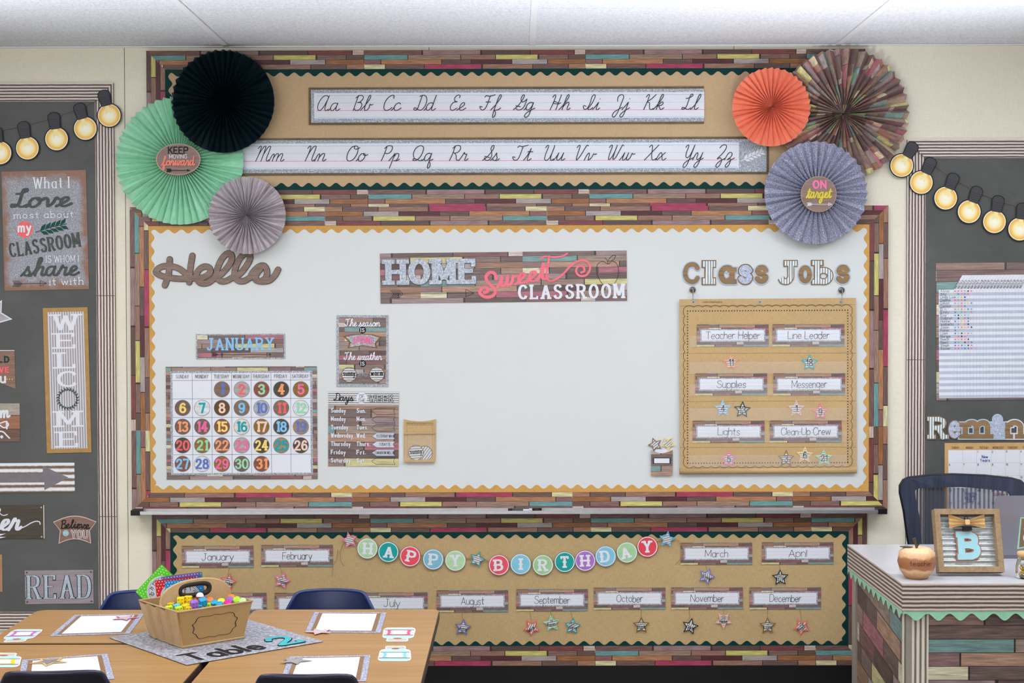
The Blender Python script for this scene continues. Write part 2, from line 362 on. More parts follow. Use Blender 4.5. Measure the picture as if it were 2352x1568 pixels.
# ------------------------------------------------------------------ lettering: skeleton glyphs, 10 units = cap height
# '~' smooth stroke, '-' straight stroke (takes serifs), '=' straight stroke without serifs
UP = {
'A':'=0 0 3 10 6 0;=1.1 3.4 4.9 3.4;-0 0 .03 .1;-6 0 5.97 .1','B':'-0 0 0 10;=0 10 3 10;~3 10 4.9 9.2 5.3 7.7 4.8 6 2.9 5.3;=0 5.3 3 5.3;~3 5.3 5.3 4.5 5.9 2.7 5.1 .8 3 0;=0 0 3 0',
'C':'~6 7.8 5 9.5 3.2 10 1.2 9 .1 6.5 .1 3.5 1.2 1 3.2 0 5 .5 6 2.2','D':'-0 0 0 10;=0 10 2.4 10;~2.4 10 4.8 9.2 6 6.6 6 3.4 4.8 .8 2.4 0;=0 0 2.4 0',
'E':'-0 0 0 10;-0 10 5 10;=0 5.2 4 5.2;-0 0 5.2 0','F':'-0 0 0 10;-0 10 5 10;=0 5.2 4 5.2','G':'~6 7.8 5 9.5 3.2 10 1.2 9 .1 6.5 .1 3.5 1.2 1 3.2 0 5 .5 6 1.6;=6 1.2 6 4.6;=3.8 4.6 6.4 4.6',
'H':'-0 0 0 10;-6 0 6 10;=0 5.1 6 5.1','I':'-0 0 0 10','J':'~4 10 4 5 3.9 2 2.6 .1 .8 .3 0 2;=4 5 4 10;=2.4 10 5.4 10','K':'-0 0 0 10;=5.4 10 0 4.2;=2 6 5.8 0;-5.8 0 5.75 .1;-5.4 10 5.35 9.9','L':'-0 0 0 10;-0 0 5 0',
'M':'-0 0 0 10;=0 10 3.6 2;=3.6 2 7.2 10;-7.2 10 7.2 0','N':'-0 0 0 10;=0 10 6 0;-6 0 6 10','O':'~3.2 10 1.2 9 .1 6.5 .1 3.5 1.2 1 3.2 0 5.2 1 6.3 3.5 6.3 6.5 5.2 9 3.2 10',
'P':'-0 0 0 10;=0 10 3 10;~3 10 5.2 9.1 5.7 7.2 5 5.4 3 4.6;=0 4.6 3 4.6','Q':'~3.2 10 1.2 9 .1 6.5 .1 3.5 1.2 1 3.2 0 5.2 1 6.3 3.5 6.3 6.5 5.2 9 3.2 10;=4 2.4 6.6 -.6',
'R':'-0 0 0 10;=0 10 3 10;~3 10 5.1 9.2 5.6 7.4 4.9 5.7 3 5;=0 5 3 5;=3 5 6 0;-6 0 5.95 .1','S':'~5.4 8.2 4.6 9.6 2.9 10 1 9.2 .5 7.6 1.3 6.1 3 5.3 4.8 4.3 5.7 2.6 4.9 .7 3 0 1 .5 .1 2.2',
'T':'-3 0 3 10;-0 10 3 10;-3 10 6 10','U':'-0 10 0 3.4;~0 4 .4 1.4 1.6 .2 3 0 4.4 .2 5.6 1.4 6 4;-6 10 6 3.4','V':'=0 10 3 0;=3 0 6 10;-0 10 .05 9.9;-6 10 5.95 9.9','W':'=0 10 2.1 0;=2.1 0 4.2 9;=4.2 9 6.3 0;=6.3 0 8.4 10;-0 10 .05 9.9;-8.4 10 8.35 9.9',
'X':'=0 0 6 10;=0 10 6 0;-0 0 .05 .1;-6 0 5.95 .1;-0 10 .05 9.9;-6 10 5.95 9.9','Y':'=0 10 3 4.8;=6 10 3 4.8;-3 0 3 4.8;-0 10 .05 9.9;-6 10 5.95 9.9','Z':'=0 0 5.6 10;-0 10 5.6 10;-0 0 5.6 0',
'1':'-2.4 0 2.4 10;=2.4 10 .4 7.8','2':'~.3 7.4 1.2 9.4 3 10 4.8 9.2 5.3 7.4 4.4 5.2 2 2.4 .2 .2;=.2 0 5.6 0;=5.6 0 5.6 1.6','3':'~.4 8.2 1.5 9.7 3.4 9.9 5 8.8 5 6.8 3.8 5.6 2.4 5.3;~2.4 5.3 4.4 5 5.5 3.2 4.9 .9 3 0 1.2 .4 .2 2','4':'-4.2 0 4.2 10;=4.2 10 .2 3;=.2 3 6 3',
'5':'=5 10 1 10;=1 10 .7 5.6;~.7 5.6 2.6 6.4 4.6 5.8 5.5 3.8 5.1 1.4 3.4 .1 1.4 .3 .2 2','6':'~5 8.6 3.8 9.9 2 9.4 .7 7 .3 3.8 1 1 3 0 5 1 5.6 3.2 4.8 5.2 3 5.9 1.2 5.2 .4 3.4','7':'=.3 8 .3 10;=.3 10 5.6 10;=5.6 10 2.4 0','8':'~3 5.4 1.2 6.4 .8 8 1.6 9.6 3 10 4.4 9.6 5.2 8 4.8 6.4 3 5.4;~3 5.4 1 4.4 .3 2.6 1.2 .6 3 0 4.8 .6 5.7 2.6 5 4.4 3 5.4',
'9':'~5.4 6.6 4.6 4.8 2.8 4.1 1 4.9 .3 7 1.1 9.2 3 10 4.9 9 5.6 6.4 5.2 3 4 .6 2.2 0 .9 1.2','0':'~3 10 1.2 9 .3 6.5 .3 3.5 1.2 1 3 0 4.8 1 5.7 3.5 5.7 6.5 4.8 9 3 10',
'.':'=.4 .3 .5 .3','-':'=0 4 2.6 4','…':'=.4 .3 .5 .3;=2.4 .3 2.5 .3;=4.4 .3 4.5 .3'}
LO = {
'a':'~4.4 4.8 3.2 6 1.4 5.7 .3 4 .3 2 1.4 .2 3 .1 4.4 1.4;-4.5 0 4.5 6','b':'-0 0 0 10;~0 4.6 1.4 6 3.2 5.9 4.4 4.4 4.4 1.8 3.2 .1 1.4 0 0 1.4','c':'~4.2 5 2.8 6 1.2 5.5 .2 3.8 .2 2.2 1.2 .5 2.8 0 4.3 1','d':'-4.5 0 4.5 10;~4.5 4.6 3.1 6 1.3 5.9 .1 4.4 .1 1.8 1.3 .1 3.1 0 4.5 1.4',
'e':'=.2 3.2 4.4 3.2;~4.4 3.2 3.9 5.2 2.4 6 .8 5.2 .1 3 .8 .8 2.4 0 4.2 1','f':'~3.8 9.2 2.8 10 1.6 9 1.4 7 1.4 5;=1.4 6 1.4 0;=0 5.8 3.2 5.8','g':'~4.4 4.6 3 6 1.3 5.9 .1 4.4 .1 2.2 1.3 .4 3 .4 4.4 1.8;=4.5 6 4.5 -1.6;~4.5 -1.6 4 -3.4 2.2 -3.9 .6 -3','h':'-0 0 0 10;~0 4.4 1.4 5.9 3 6 4.1 4.8 4.2 3;-4.2 0 4.2 4',
'i':'-0 0 0 6;=0 8 0 8.3','j':'=1.6 6 1.6 -2;~1.6 -2 1 -3.6 -.6 -3.6;=1.6 8 1.6 8.3','k':'-0 0 0 10;=3.8 6 0 2.4;=1.4 3.6 4.2 0','l':'-0 0 0 10','m':'-0 0 0 6;~0 4.4 1.2 5.9 2.6 6 3.3 4.8 3.4 3;-3.4 0 3.4 4;~3.4 4.4 4.6 5.9 6 6 6.7 4.8 6.8 3;-6.8 0 6.8 4','n':'-0 0 0 6;~0 4.4 1.4 5.9 3 6 4.1 4.8 4.2 3;-4.2 0 4.2 4',
'o':'~2.4 6 .8 5.2 .1 3 .8 .8 2.4 0 4 .8 4.7 3 4 5.2 2.4 6','p':'-0 -4 0 6;~0 4.6 1.4 6 3.2 5.9 4.4 4.4 4.4 1.8 3.2 .1 1.4 0 0 1.4','q':'-4.5 -4 4.5 6;~4.5 4.6 3.1 6 1.3 5.9 .1 4.4 .1 1.8 1.3 .1 3.1 0 4.5 1.4','r':'-0 0 0 6;~0 4 1 5.6 2.2 6 3.2 5.6','s':'~3.8 4.8 2.8 5.9 1.2 5.8 .4 4.6 1 3.5 2.8 2.7 3.8 1.6 3 .2 1.4 0 .2 1',
't':'=1.4 9 1.4 1.8;~1.4 1.8 1.8 .4 3.2 .2;=0 6 3.2 6','u':'-0 6 0 2.4;~0 3 .2 1 1.4 0 3 .2 4.2 1.6;-4.2 0 4.2 6','v':'=0 6 2.2 0;=2.2 0 4.4 6','w':'=0 6 1.7 0;=1.7 0 3.4 5.6;=3.4 5.6 5.1 0;=5.1 0 6.8 6','x':'=0 0 4.2 6;=0 6 4.2 0','y':'=0 6 2.4 .2;=4.6 6 1.6 -2.4;~1.6 -2.4 .8 -3.8 -.4 -3.6','z':'=0 0 4 6;=0 6 4 6;=0 0 4 0'}
_B='~4.8 4.2 3.6 5 1.8 4.4 1 2.4 1.6 .4 3 .1 4.3 1.8 4.9 4.4;~0 0 .7 .8 1.2 2;'
CL = {
'a':_B+'~4.9 5 4.7 2 5 .4 6 0 7.4 1.2','b':'~0 0 2 3.4 3.8 8 3.6 10 2.6 9.2 2.2 4 2.4 .8 3.6 0 5 1.4 5 4 5.8 3.7 7 4','c':'~0 0 .8 .9 1.4 2.2;~4.8 4.2 3.6 5 1.8 4 1.4 1.8 2.4 .1 4.2 .2 6 1.6','d':_B+'~5 10 4.8 3 5 .4 6 0 7.4 1.2',
'e':'~0 0 2.4 1.8 4 3.6 3.6 4.9 2.2 4.6 1.4 2.6 2 .4 3.6 0 5.8 1.4','f':'~0 0 2.2 3.4 4 8 3.8 10 2.8 9.4 2.4 4 2.4 -2.6 3 -4.9 4 -3.8 3.8 -1.6 2.8 -.2 5 .3 6.2 1.4','g':_B+'~4.9 5 4.7 0 4.3 -3.6 3 -4.9 1.8 -4 2.4 -2 5 0 7 1.2',
'h':'~0 0 2 3.4 3.8 8 3.6 10 2.6 9.2 2.2 4 2.1 0;~2.2 2 3.6 4.6 5 5 5.4 3.6 5.1 1 6 0 7.2 1.2','i':'~0 0 1.4 2.4 2.6 5;~2.6 5 2.3 1 3.2 0 4.6 1.2;=2.8 7.2 2.82 7.4','j':'~0 0 1.4 2.4 2.8 5;~2.8 5 2.5 -1 2 -4 1 -4.9 0 -4 .8 -2 3 0 4.8 1.2;=3 7.2 3.02 7.4',
'k':'~0 0 2 3.4 3.8 8 3.6 10 2.6 9.2 2.2 4 2.1 0;~2.2 2 3.8 4.8 5.2 4.8 5 3.2 3 2.4;~3 2.4 4.6 .4 5.4 0 6.8 1.2','l':'~0 0 2.2 3.6 3.8 8 3.6 10 2.6 9.2 2.2 4 2.4 .8 3.4 0 4.8 1.2','m':'~0 0 .8 3.6 1.8 4.8 2.3 3.6 2.2 0;~2.2 2 3.4 4.6 4.6 5 5 3.6 4.8 0;~4.9 2 6.2 4.6 7.4 5 7.8 3.6 7.6 .8 8.4 0 9.8 1.2',
'n':'~0 0 .8 3.6 1.8 4.8 2.3 3.6 2.2 0;~2.2 2 3.6 4.6 5 5 5.4 3.6 5.2 .8 6 0 7.4 1.2','o':'~0 0 .6 .8 1.1 1.9;~3.8 4.9 2 4.6 1 2.4 1.8 .2 3.4 0 4.8 1.8 4.8 4 3.8 4.9 3.8 4 5 3.6 6.6 4.2','p':'~0 0 1.4 2.4 2.6 5;~2.6 5 2.3 0 2 -4.9;~2.3 2.2 3.6 4.8 5 4.6 5.6 2.6 4.8 .4 3.2 .1;~4 .1 5.4 .1 6.8 1.2',
'q':_B+'~4.9 5 4.8 0 4.8 -4 5.6 -4.9 6.4 -3.8 5.8 -1.6 4.9 -.3 7 1','r':'~0 0 1.2 3 2 5.4 2.6 4.4 4 4.3;~4 4.3 3.7 1 4.4 0 5.8 1.2','s':'~0 0 1.6 2.4 2.6 5 3 3.4 4 1.6 3.2 .1 1.6 .4 1.2 1.2;~3.2 .1 4.4 0 5.6 1.2','t':'~0 0 1.6 3.4 2.6 8;~2.6 8 2.3 1.4 3.2 0 4.8 1.2;=1 5.8 4.4 5.8',
'u':'~0 0 1.2 2.4 2 5;~2 5 1.8 1.4 2.8 0 4.4 1.6 5.2 5;~5.2 5 5 1.2 5.8 0 7.2 1.2','v':'~0 0 .8 3.6 1.8 4.8 2.4 3.4 2.6 .2 4.2 1.6 5 4.2 5.8 3.9 7 4.2','ν':'~0 4 1 4.8 2.1 3.6 2.7 .2 4.2 1.6 5 4.4 5.4 4.9 6 4.2 6.8 3.9','w':'~0 0 1.2 2.4 2 5;~2 5 1.8 1.4 2.6 0 4 1.4 4.6 5;~4.6 5 4.4 1.4 5.2 0 6.6 1.6 7 4.4 7.8 3.9 9 4.2',
'x':'~0 0 1 3.8 2 5 3 3.6 4 .6 5 0 6.4 1.2;=4.8 5 .8 0','y':'~0 0 .8 3.6 1.8 4.8 2.4 3.4 2.4 1.2 3.4 .2 4.8 2 5.2 5;~5.2 5 4.9 0 4.4 -3.6 3.2 -4.9 2.2 -4 2.8 -2 5 0 6.8 1.2','z':'~0 0 1 3.8 2.4 5 3.8 4 3.6 2 1.8 .2 3.4 .8 4.2 -.6 4 -3.4 2.8 -4.9 1.8 -4 2.6 -2 4.4 0 6.2 1.2',
'A':'~5.6 9 4.2 10 2 9 .6 5.5 .8 1.8 2.6 .1 4.4 2 5.6 6.5 6 10;~6 10 5.6 4 6 .8 7 0 8.2 1','B':'=1.9 10 1.6 0;~.7 8.3 2.2 9.8 4.6 9.8 5.6 8 4.4 5.8 2.8 5.3;~2.8 5.3 5 5.2 6.2 3.4 5.6 .9 3.6 0 1.8 1.2','C':'~5.4 8 5.2 9.6 3.8 10 1.6 8.4 .5 5 1.1 1.4 3 0 5.2 .8 6.2 2',
'D':'~3 10 2.8 5 2.6 1 1.4 .2 .2 .8 .8 1.8 3 .6 5.4 .3 7 2.8 7 6.8 5.4 9.4 3.4 10 1.6 9.2','E':'~4.9 8.3 4.6 9.8 3 9.9 1.8 8.2 2.4 6.2 4.2 5.6 2 5.2 .8 3 1.4 .6 3.2 0 5.4 1.4','F':'~1.2 8.6 2 9.6 4 9.2 6.6 9.8 7.6 10.2;~4.6 9.3 4.4 4 3.8 1 2.2 .1 .6 1.2 0 2.4 1.6 2.1;=3 5.4 6 5.4',
'G':'~0 .2 2.2 2.8 4 7 4.3 9.6 3.4 10 2.7 8.2 3.4 6 5 5.4 6.8 7.2;~6.8 7.2 6.6 3 5.4 .6 3 .1 1 1.4;=.8 2.8 4 2.2','H':'~.6 8.4 1.6 10 2.4 9.2 2.3 5 1.6 0;=6 10 5.4 0;~5.6 4.4 3.6 5.4 2.2 5.2 2.6 4.4 5.2 4 7.2 4.6','I':'~3.4 .8 5 4.5 5.6 8.6 4.8 10 3.6 8.6 3.6 4 2.8 1 1.4 .2 .2 1.6 0 2.8 1.6 2.4;~3 1.2 4 .1 5.6 .6 6.4 1.6',
'J':'~2 5.6 1.4 8.4 3 10 5 8.6 4.8 3 4.2 -2.4 3 -4.8 1.6 -4 2 -1.6 5 .8 6.4 1.6','K':'~.6 8.4 1.6 10 2.4 9.2 2.2 5 1.6 0;~6.6 10 4.6 7.2 2.3 5.2 4 4.4 5 1.2 6.4 0 7.6 .8','L':'~1 7.4 2.6 7.6 4.8 9 4.6 10.1 3.4 9.6 3.2 6 3 2 2 .4 .6 .2 .6 1.4 2.4 1 4.4 0 6.2 1',
'M':'~.4 8.4 1.4 10 2.2 9.2 2.1 5 1.4 0;~1.9 4 3.4 8.6 4.6 10 5.2 8.6 4.9 0;~5 4 6.4 8.6 7.8 10 8.4 8.4 8 2 8.8 .1 10 1','N':'~.4 8.4 1.4 10 2.2 9.2 2.1 5 1.4 0;~1.9 4 3.6 8.8 5 10 5.8 8.6 5.4 2 6.2 .1 7.4 1','O':'~4 10 1.8 9 .5 5.4 1.2 1.2 3.4 0 5.8 1.6 6.8 5.4 6 9 4.2 10 3.6 8.6 5.2 7.8 7.4 8.8',
'P':'~2 9.8 1.8 5 1.2 0;~.8 8.2 2.4 9.9 5 9.8 6 7.8 5 5.4 3 4.9 1.8 5.6','Q':'~2.4 1.2 .6 4.4 1 8.2 3.4 10 5.8 9 6.4 5.6 5.4 2 3.4 .2 1.6 .4 2 1.4 4.4 .8 6.6 0 7.6 .8','R':'~2 9.8 1.8 5 1.2 0;~.8 8.2 2.4 9.9 5 9.8 6 7.8 5 5.6 3 5 1.9 5.6;~3 5 4.4 3.6 5.6 .6 7.2 .4',
'S':'~0 .2 2.6 3 4.6 7.4 4.4 9.8 3.4 9.8 3 8 4.4 5.2 5 2.4 3.8 .3 1.8 .4 .6 2;=.6 2.8 4 2','T':'~1.2 8.6 2 9.6 4 9.2 6.6 9.8 7.6 10.2;~4.6 9.3 4.4 4 3.8 1 2.2 .1 .6 1.2 0 2.4 1.6 2.1','U':'~.4 8.4 1.4 10 2.2 9 1.9 4 2.2 1 3.6 0 5.2 1.6 6 6 6.1 10;~6.1 10 5.9 3 6.4 .4 7.2 0 8.2 1',
'V':'~.4 8.4 1.4 10 2.2 9 2.2 4 2.6 .2 4.4 3 6 8.6 6.6 10 7.6 9.6','W':'~.4 8.4 1.4 10 2.2 9 2 4 2.4 .6 3.8 1.4 5 6 5.2 10;~5.2 10 5 4 5.4 .6 6.8 2 8.2 8 8.6 10 9.6 9.6','X':'~.6 8.6 1.6 10 2.6 8.8 3.6 4 5 .4 6.4 .2 7.4 1.2;=6.4 10 0 0',
'Y':'~.4 8.4 1.4 10 2.2 9 2 5 2.4 2.4 3.8 1.6 5.2 4 6 10;~6 10 5.6 4 5 -2.6 3.8 -4.9 2.6 -4 3.2 -1.6 6 .6 7.4 1.4','Z':'~1 8 2.2 9.8 4.4 9.8 5.2 7.8 4 4.4 1.6 .8 3.4 1.4 4.8 -.4 4.6 -3.2 3.4 -4.9 2.2 -4 3 -1.6 6.4 1'}
def catmull(P, n=5):
    if len(P) < 3: return P
    Q = [(2 * P[0][0] - P[1][0], 2 * P[0][1] - P[1][1])] + P + [(2 * P[-1][0] - P[-2][0], 2 * P[-1][1] - P[-2][1])]
    if P[0] == P[-1]: Q[0] = P[-2]; Q[-1] = P[1]
    out = []
    for i in range(1, len(Q) - 2):
        a, b, c, d = Q[i - 1:i + 3]
        for j in range(n):
            t = j / n
            out.append(tuple(0.5 * (2 * b[q] + (c[q] - a[q]) * t + (2 * a[q] - 5 * b[q] + 4 * c[q] - d[q]) * t * t + (3 * b[q] - a[q] - 3 * c[q] + d[q]) * t ** 3) for q in (0, 1)))
    out.append(P[-1]); return out
GC = {}
def glyph(ch, cursive, sub=4):
    key = (ch, cursive, sub)
    if key in GC: return GC[key]
    src = (CL if cursive else {**UP, **LO}).get(ch) or UP.get(ch)
    if src is None: GC[key] = ([], 4.5); return GC[key]
    out = []; mx = 0
    for st in src.split(';'):
        kind = st[0]; v = [float(q) for q in st[1:].split()]
        P = list(zip(v[::2], v[1::2])); mx = max(mx, max(p[0] for p in P))
        out.append((kind, catmull(P, sub) if kind == '~' else P))
    GC[key] = (out, mx); return GC[key]
def text(mb, s, x, y, h, w=1.0, m=0, z=1.3, z0=None, cursive=False, serif=0.0, contrast=0.0, slant=0.0, fit=None, align='c', gap=None, xs=1.0, jitter=0.0, spur=False, rot=0.0, cap=None, arc=None, smallx=1.0, extra=0.0, sub=4):
    """x, y = left/centre of the baseline; h = cap height; w = stem width in glyph units (10 = cap height)"""
    if gap is None: gap = -0.9 if cursive else (1.1 + w + 1.6 * serif)
    if cap is None: cap = serif == 0
    adv = []; X = 0.0
    for ch in s:
        if ch == ' ': adv.append(X); X += 3.6; continue
        _, mx = glyph(ch, cursive, sub); adv.append(X); X += (mx * xs) + gap
        if cursive and ch.isupper(): X += 0.8
    total = X - gap
    sc = h / 10.0; sx = sc if fit is None else fit / max(total, 0.1)
    ox = {'c': -total / 2, 'l': 0, 'r': -total}[align]
    ca, sa = math.cos(math.radians(rot)), math.sin(math.radians(rot))
    rr = sc if fit is None else (sc + min(sc, sx)) / 2
    base = mb.lift
    def put(px, py):
        px += py * slant
        a = px * sx; b = py * sc
        if arc: b += arc * (1 - (2 * (px - ox - total / 2) / total) ** 2)
        return (x + a * ca - b * sa, y + a * sa + b * ca)
    W = (w + extra) * rr
    cf = (lambda dx, dy: W * (1 - contrast + contrast * abs(dy) ** 1.2)) if contrast else W
    Wh = W * (1 - contrast)
    for i, ch in enumerate(s):
        G, _ = glyph(ch, cursive, sub)
        jy = random.uniform(-jitter, jitter); js = 1 + random.uniform(-jitter, jitter) * 0.15
        def loc(p): return put(ox + adv[i] + p[0] * xs, (p[1] * js) + jy)
        for kind, P in G:
            tiny = kind == '-' and math.hypot(P[0][0] - P[1][0], P[0][1] - P[1][1]) < 0.2
            if not cap and not cursive:
                th = w * (1 - contrast); flatk = kind == '~' or abs(P[0][1] - P[-1][1]) < 0.5
                Q = [loc((p[0], th / 2 + p[1] * (10 - th) / 10 if flatk and p[1] >= -.6 else p[1])) for p in P]
            else: Q = [loc(p) for p in P]
            if not tiny:
                if len(P) == 2 and math.hypot(P[0][0] - P[1][0], P[0][1] - P[1][1]) < 0.4: mb.disc(Q[0][0], Q[0][1], W * 0.54, z + mb.lift, z0, m, 22); mb.lift += 0.006
                elif kind == '~': mb.ribbon(Q, cf, z, z0, m, cap=cap or (serif == 0))
                else:
                    for a, b in zip(Q, Q[1:]):
                        d = math.hypot(b[0] - a[0], b[1] - a[1]) or 1
                        e = 0 if cap else (Wh * 0.5 if kind == '=' and abs(b[1] - a[1]) < abs(b[0] - a[0]) * 0.3 and d > W else 0)
                        ux, uy = (b[0] - a[0]) / d * e, (b[1] - a[1]) / d * e
                        mb.ribbon([(a[0] - ux, a[1] - uy), (b[0] + ux, b[1] + uy)], cf, z, z0, m, cap=cap)
            if serif and kind == '-':
                ends = [P[0]] if tiny else [P[0], P[-1]]
                vert = abs(P[0][1] - P[-1][1]) > abs(P[0][0] - P[-1][0]) or tiny
                for e in ends:
                    if vert and (abs(e[1]) < 0.01 or e[1] in (10, 6, -4)):
                        sg = 1 if e[1] <= 0 else -1
                        hw = w * 0.5 + serif + extra * .5; t = max(w * (1 - contrast), 0.55) * (1.0 if contrast else 0.85)
                        # lowercase / uppercase slab
                        mb.ribbon([loc((e[0] - hw / xs, e[1] + sg * t * 0.5)), loc((e[0] + hw / xs, e[1] + sg * t * 0.5))], t * rr + extra * rr, z, z0, m, cap=False)
                    elif not vert and e is P[-1] or (not vert and e is P[0] and P[0][0] < P[-1][0] and P[0][0] == 0 and ch in 'TZ'):
                        sg = -1 if e[1] >= 5 else 1
                        mb.ribbon([loc((e[0], e[1])), loc((e[0], e[1] + sg * (w * .4 + serif * 1.6)))], max(w * 0.7, 0.6) * rr + extra * rr, z, z0, m, cap=False)
            if spur and kind == '-' and not tiny and abs(P[0][1] - P[-1][1]) > 6:
                c = loc((P[0][0], 5)); q = w * 0.95 * rr
                mb.poly([(c[0] - q, c[1]), (c[0], c[1] + q * .8), (c[0] + q, c[1]), (c[0], c[1] - q * .8)], z + mb.lift, z0, m); mb.lift += 0.006
    mb.lift = min(mb.lift, 1.4)
    return total * sx
def starpts(R, r=None, rot=0, cx=0, cy=0, n=5):
    r = r or R * 0.45; out = []
    for i in range(2 * n):
        q = R if i % 2 == 0 else r; a = math.radians(90 + rot) + math.pi * i / n
        out.append((cx + q * math.cos(a), cy + q * math.sin(a)))
    return out
def arrow(mb, x0, x1, y, s, w, m=0, z=0.7, head='open'):
    mb.ribbon([(x0, y), (x1, y)], w, z, None, m, cap=False)
    if head == 'open': mb.ribbon([(x1 - s * 1.6, y + s * .7), (x1, y), (x1 - s * 1.6, y - s * .7), (x1 - s * 1.6, y + s * .7)], w, z, None, m, cap=False)
    else: mb.poly([(x1 - s * 1.6, y + s * .6), (x1, y), (x1 - s * 1.6, y - s * .6)], z + .1, None, m)
    for i in range(5):
        a = x0 + i * s * 0.4
        mb.ribbon([(a + s * .6, y), (a - s * .2, y + s * .8)], w, z, None, m, cap=False); mb.ribbon([(a + s * .6, y), (a - s * .2, y - s * .8)], w, z, None, m, cap=False)
def sprig(mb, x0, y0, L, ang, n, ls, m=0, z=0.7, w=1.0):
    ca, sa = math.cos(math.radians(ang)), math.sin(math.radians(ang))
    def q(a, b): return (x0 + a * ca - b * sa, y0 + a * sa + b * ca)
    mb.ribbon([q(0, 0), q(L * .5, L * .03), q(L, 0)], w, z, None, m)
    for i in range(n):
        a = L * (0.14 + 0.8 * i / n)
        for sg in (1, -1):
            mb.poly([q(a, 0), q(a + ls * .35, sg * ls * .55), q(a + ls, sg * ls * .75), q(a + ls * .75, sg * ls * .2)], z + 0.05 + 0.01 * i, None, m)
# ------------------------------------------------------------------ the room
RX0, RX1, RY1, CEILZ = -4.2, 4.2, -8.6, 2.632
def slab(name, x0, y0, z0, x1, y1, z1, mat, parent=None):
    b = MB(1); b.box(x0, y0, z0 * 1000, x1, y1, z1 * 1000); return struct(name, b, mat, parent)
FLOORM = grain_mat('floor_vinyl', (120, 112, 104), (150, 142, 132), (8, 8, 8), 0.4)
slab('floor', RX0, RY1, -0.05, RX1, 0.1, 0, FLOORM)
wall = slab('wall_back', RX0, 0.004, 0, RX1, 0.10, CEILZ + 0.05, plain((60, 56, 50), name='wall_batten'))
x = at(290, 700).x - 1.22 * 3
i = 0
while x < RX1 - 0.01:
    a, b_ = max(x, RX0), min(x + 1.22, RX1)
    m = MB(1); m.box(a + 0.0012, 0, 120, b_ - 0.0012, 0.004, CEILZ * 1000); m.build('wall_panel', WALLM, wall); x += 1.22
PAINT = plain((214, 210, 198), 0.8, name='painted_wall')
slab('wall_left', RX0 - 0.1, RY1, 0, RX0, 0.1, CEILZ + 0.05, PAINT)
slab('wall_right', RX1, RY1, 0, RX1 + 0.1, 0.1, CEILZ + 0.05, PAINT)
slab('wall_front', RX0, RY1 - 0.1, 0, RX1, RY1, CEILZ + 0.05, PAINT)
slab('baseboard_back', RX0, -0.012, 0, RX1, 0.0, 0.157, plain((14, 14, 16), 0.5, name='black_cove_base'))
m_, N_, L_, B_ = nt('ceiling_tile_face')
tc_ = N_.new('ShaderNodeTexCoord').outputs['Object']
f1 = noise(N_, L_, mapping(N_, L_, tc_, (1, 0.55, 1)), 120, 5, 0.7)
L_.new(ramp(N_, L_, f1, [(0.3, C(208, 212, 224)), (0.62, C(238, 241, 248))]), B_.inputs['Base Color'])
B_.inputs['Roughness'].default_value = 0.9; bump(N_, L_, B_, f1, 0.7, 0.004)
CEIL = m_
GRID = plain((236, 238, 244), 0.5, var=0.01, name='grid_enamel')
ceil_o = slab('ceiling', RX0, RY1, CEILZ + 0.04, RX1, 0.1, CEILZ + 0.09, plain((170, 172, 178), name='ceiling_void'))
gx0 = at(1222, 110).x
xs_ = [gx0 + 1.22 * i for i in range(-3, 4)]; xs_ = [RX0] + [q for q in xs_ if RX0 + .1 < q < RX1 - .1] + [RX1]
ys_ = [0.0, -0.155]
while ys_[-1] - 0.61 > RY1: ys_.append(ys_[-1] - 0.61)
ys_.append(RY1)
for i in range(len(xs_) - 1):
    for j in range(len(ys_) - 1):
        b = MB(1); g = 0.004
        b.box(xs_[i] + g, ys_[j + 1] + g * .5, (CEILZ + 0.004) * 1000, xs_[i + 1] - g, ys_[j] - g * .5, (CEILZ + 0.018) * 1000)
        b.build('ceiling_tile', CEIL, ceil_o)
for q in xs_[1:-1]:
    b = MB(1); b.box(q - 0.012, RY1, CEILZ * 1000, q + 0.012, 0, (CEILZ + 0.003) * 1000); b.build('grid_tee', GRID, ceil_o)
b = MB(1); b.box(RX0, -0.022, CEILZ * 1000 - 1, RX1, 0.0, CEILZ * 1000 + 3); b.build('wall_angle', GRID, ceil_o)

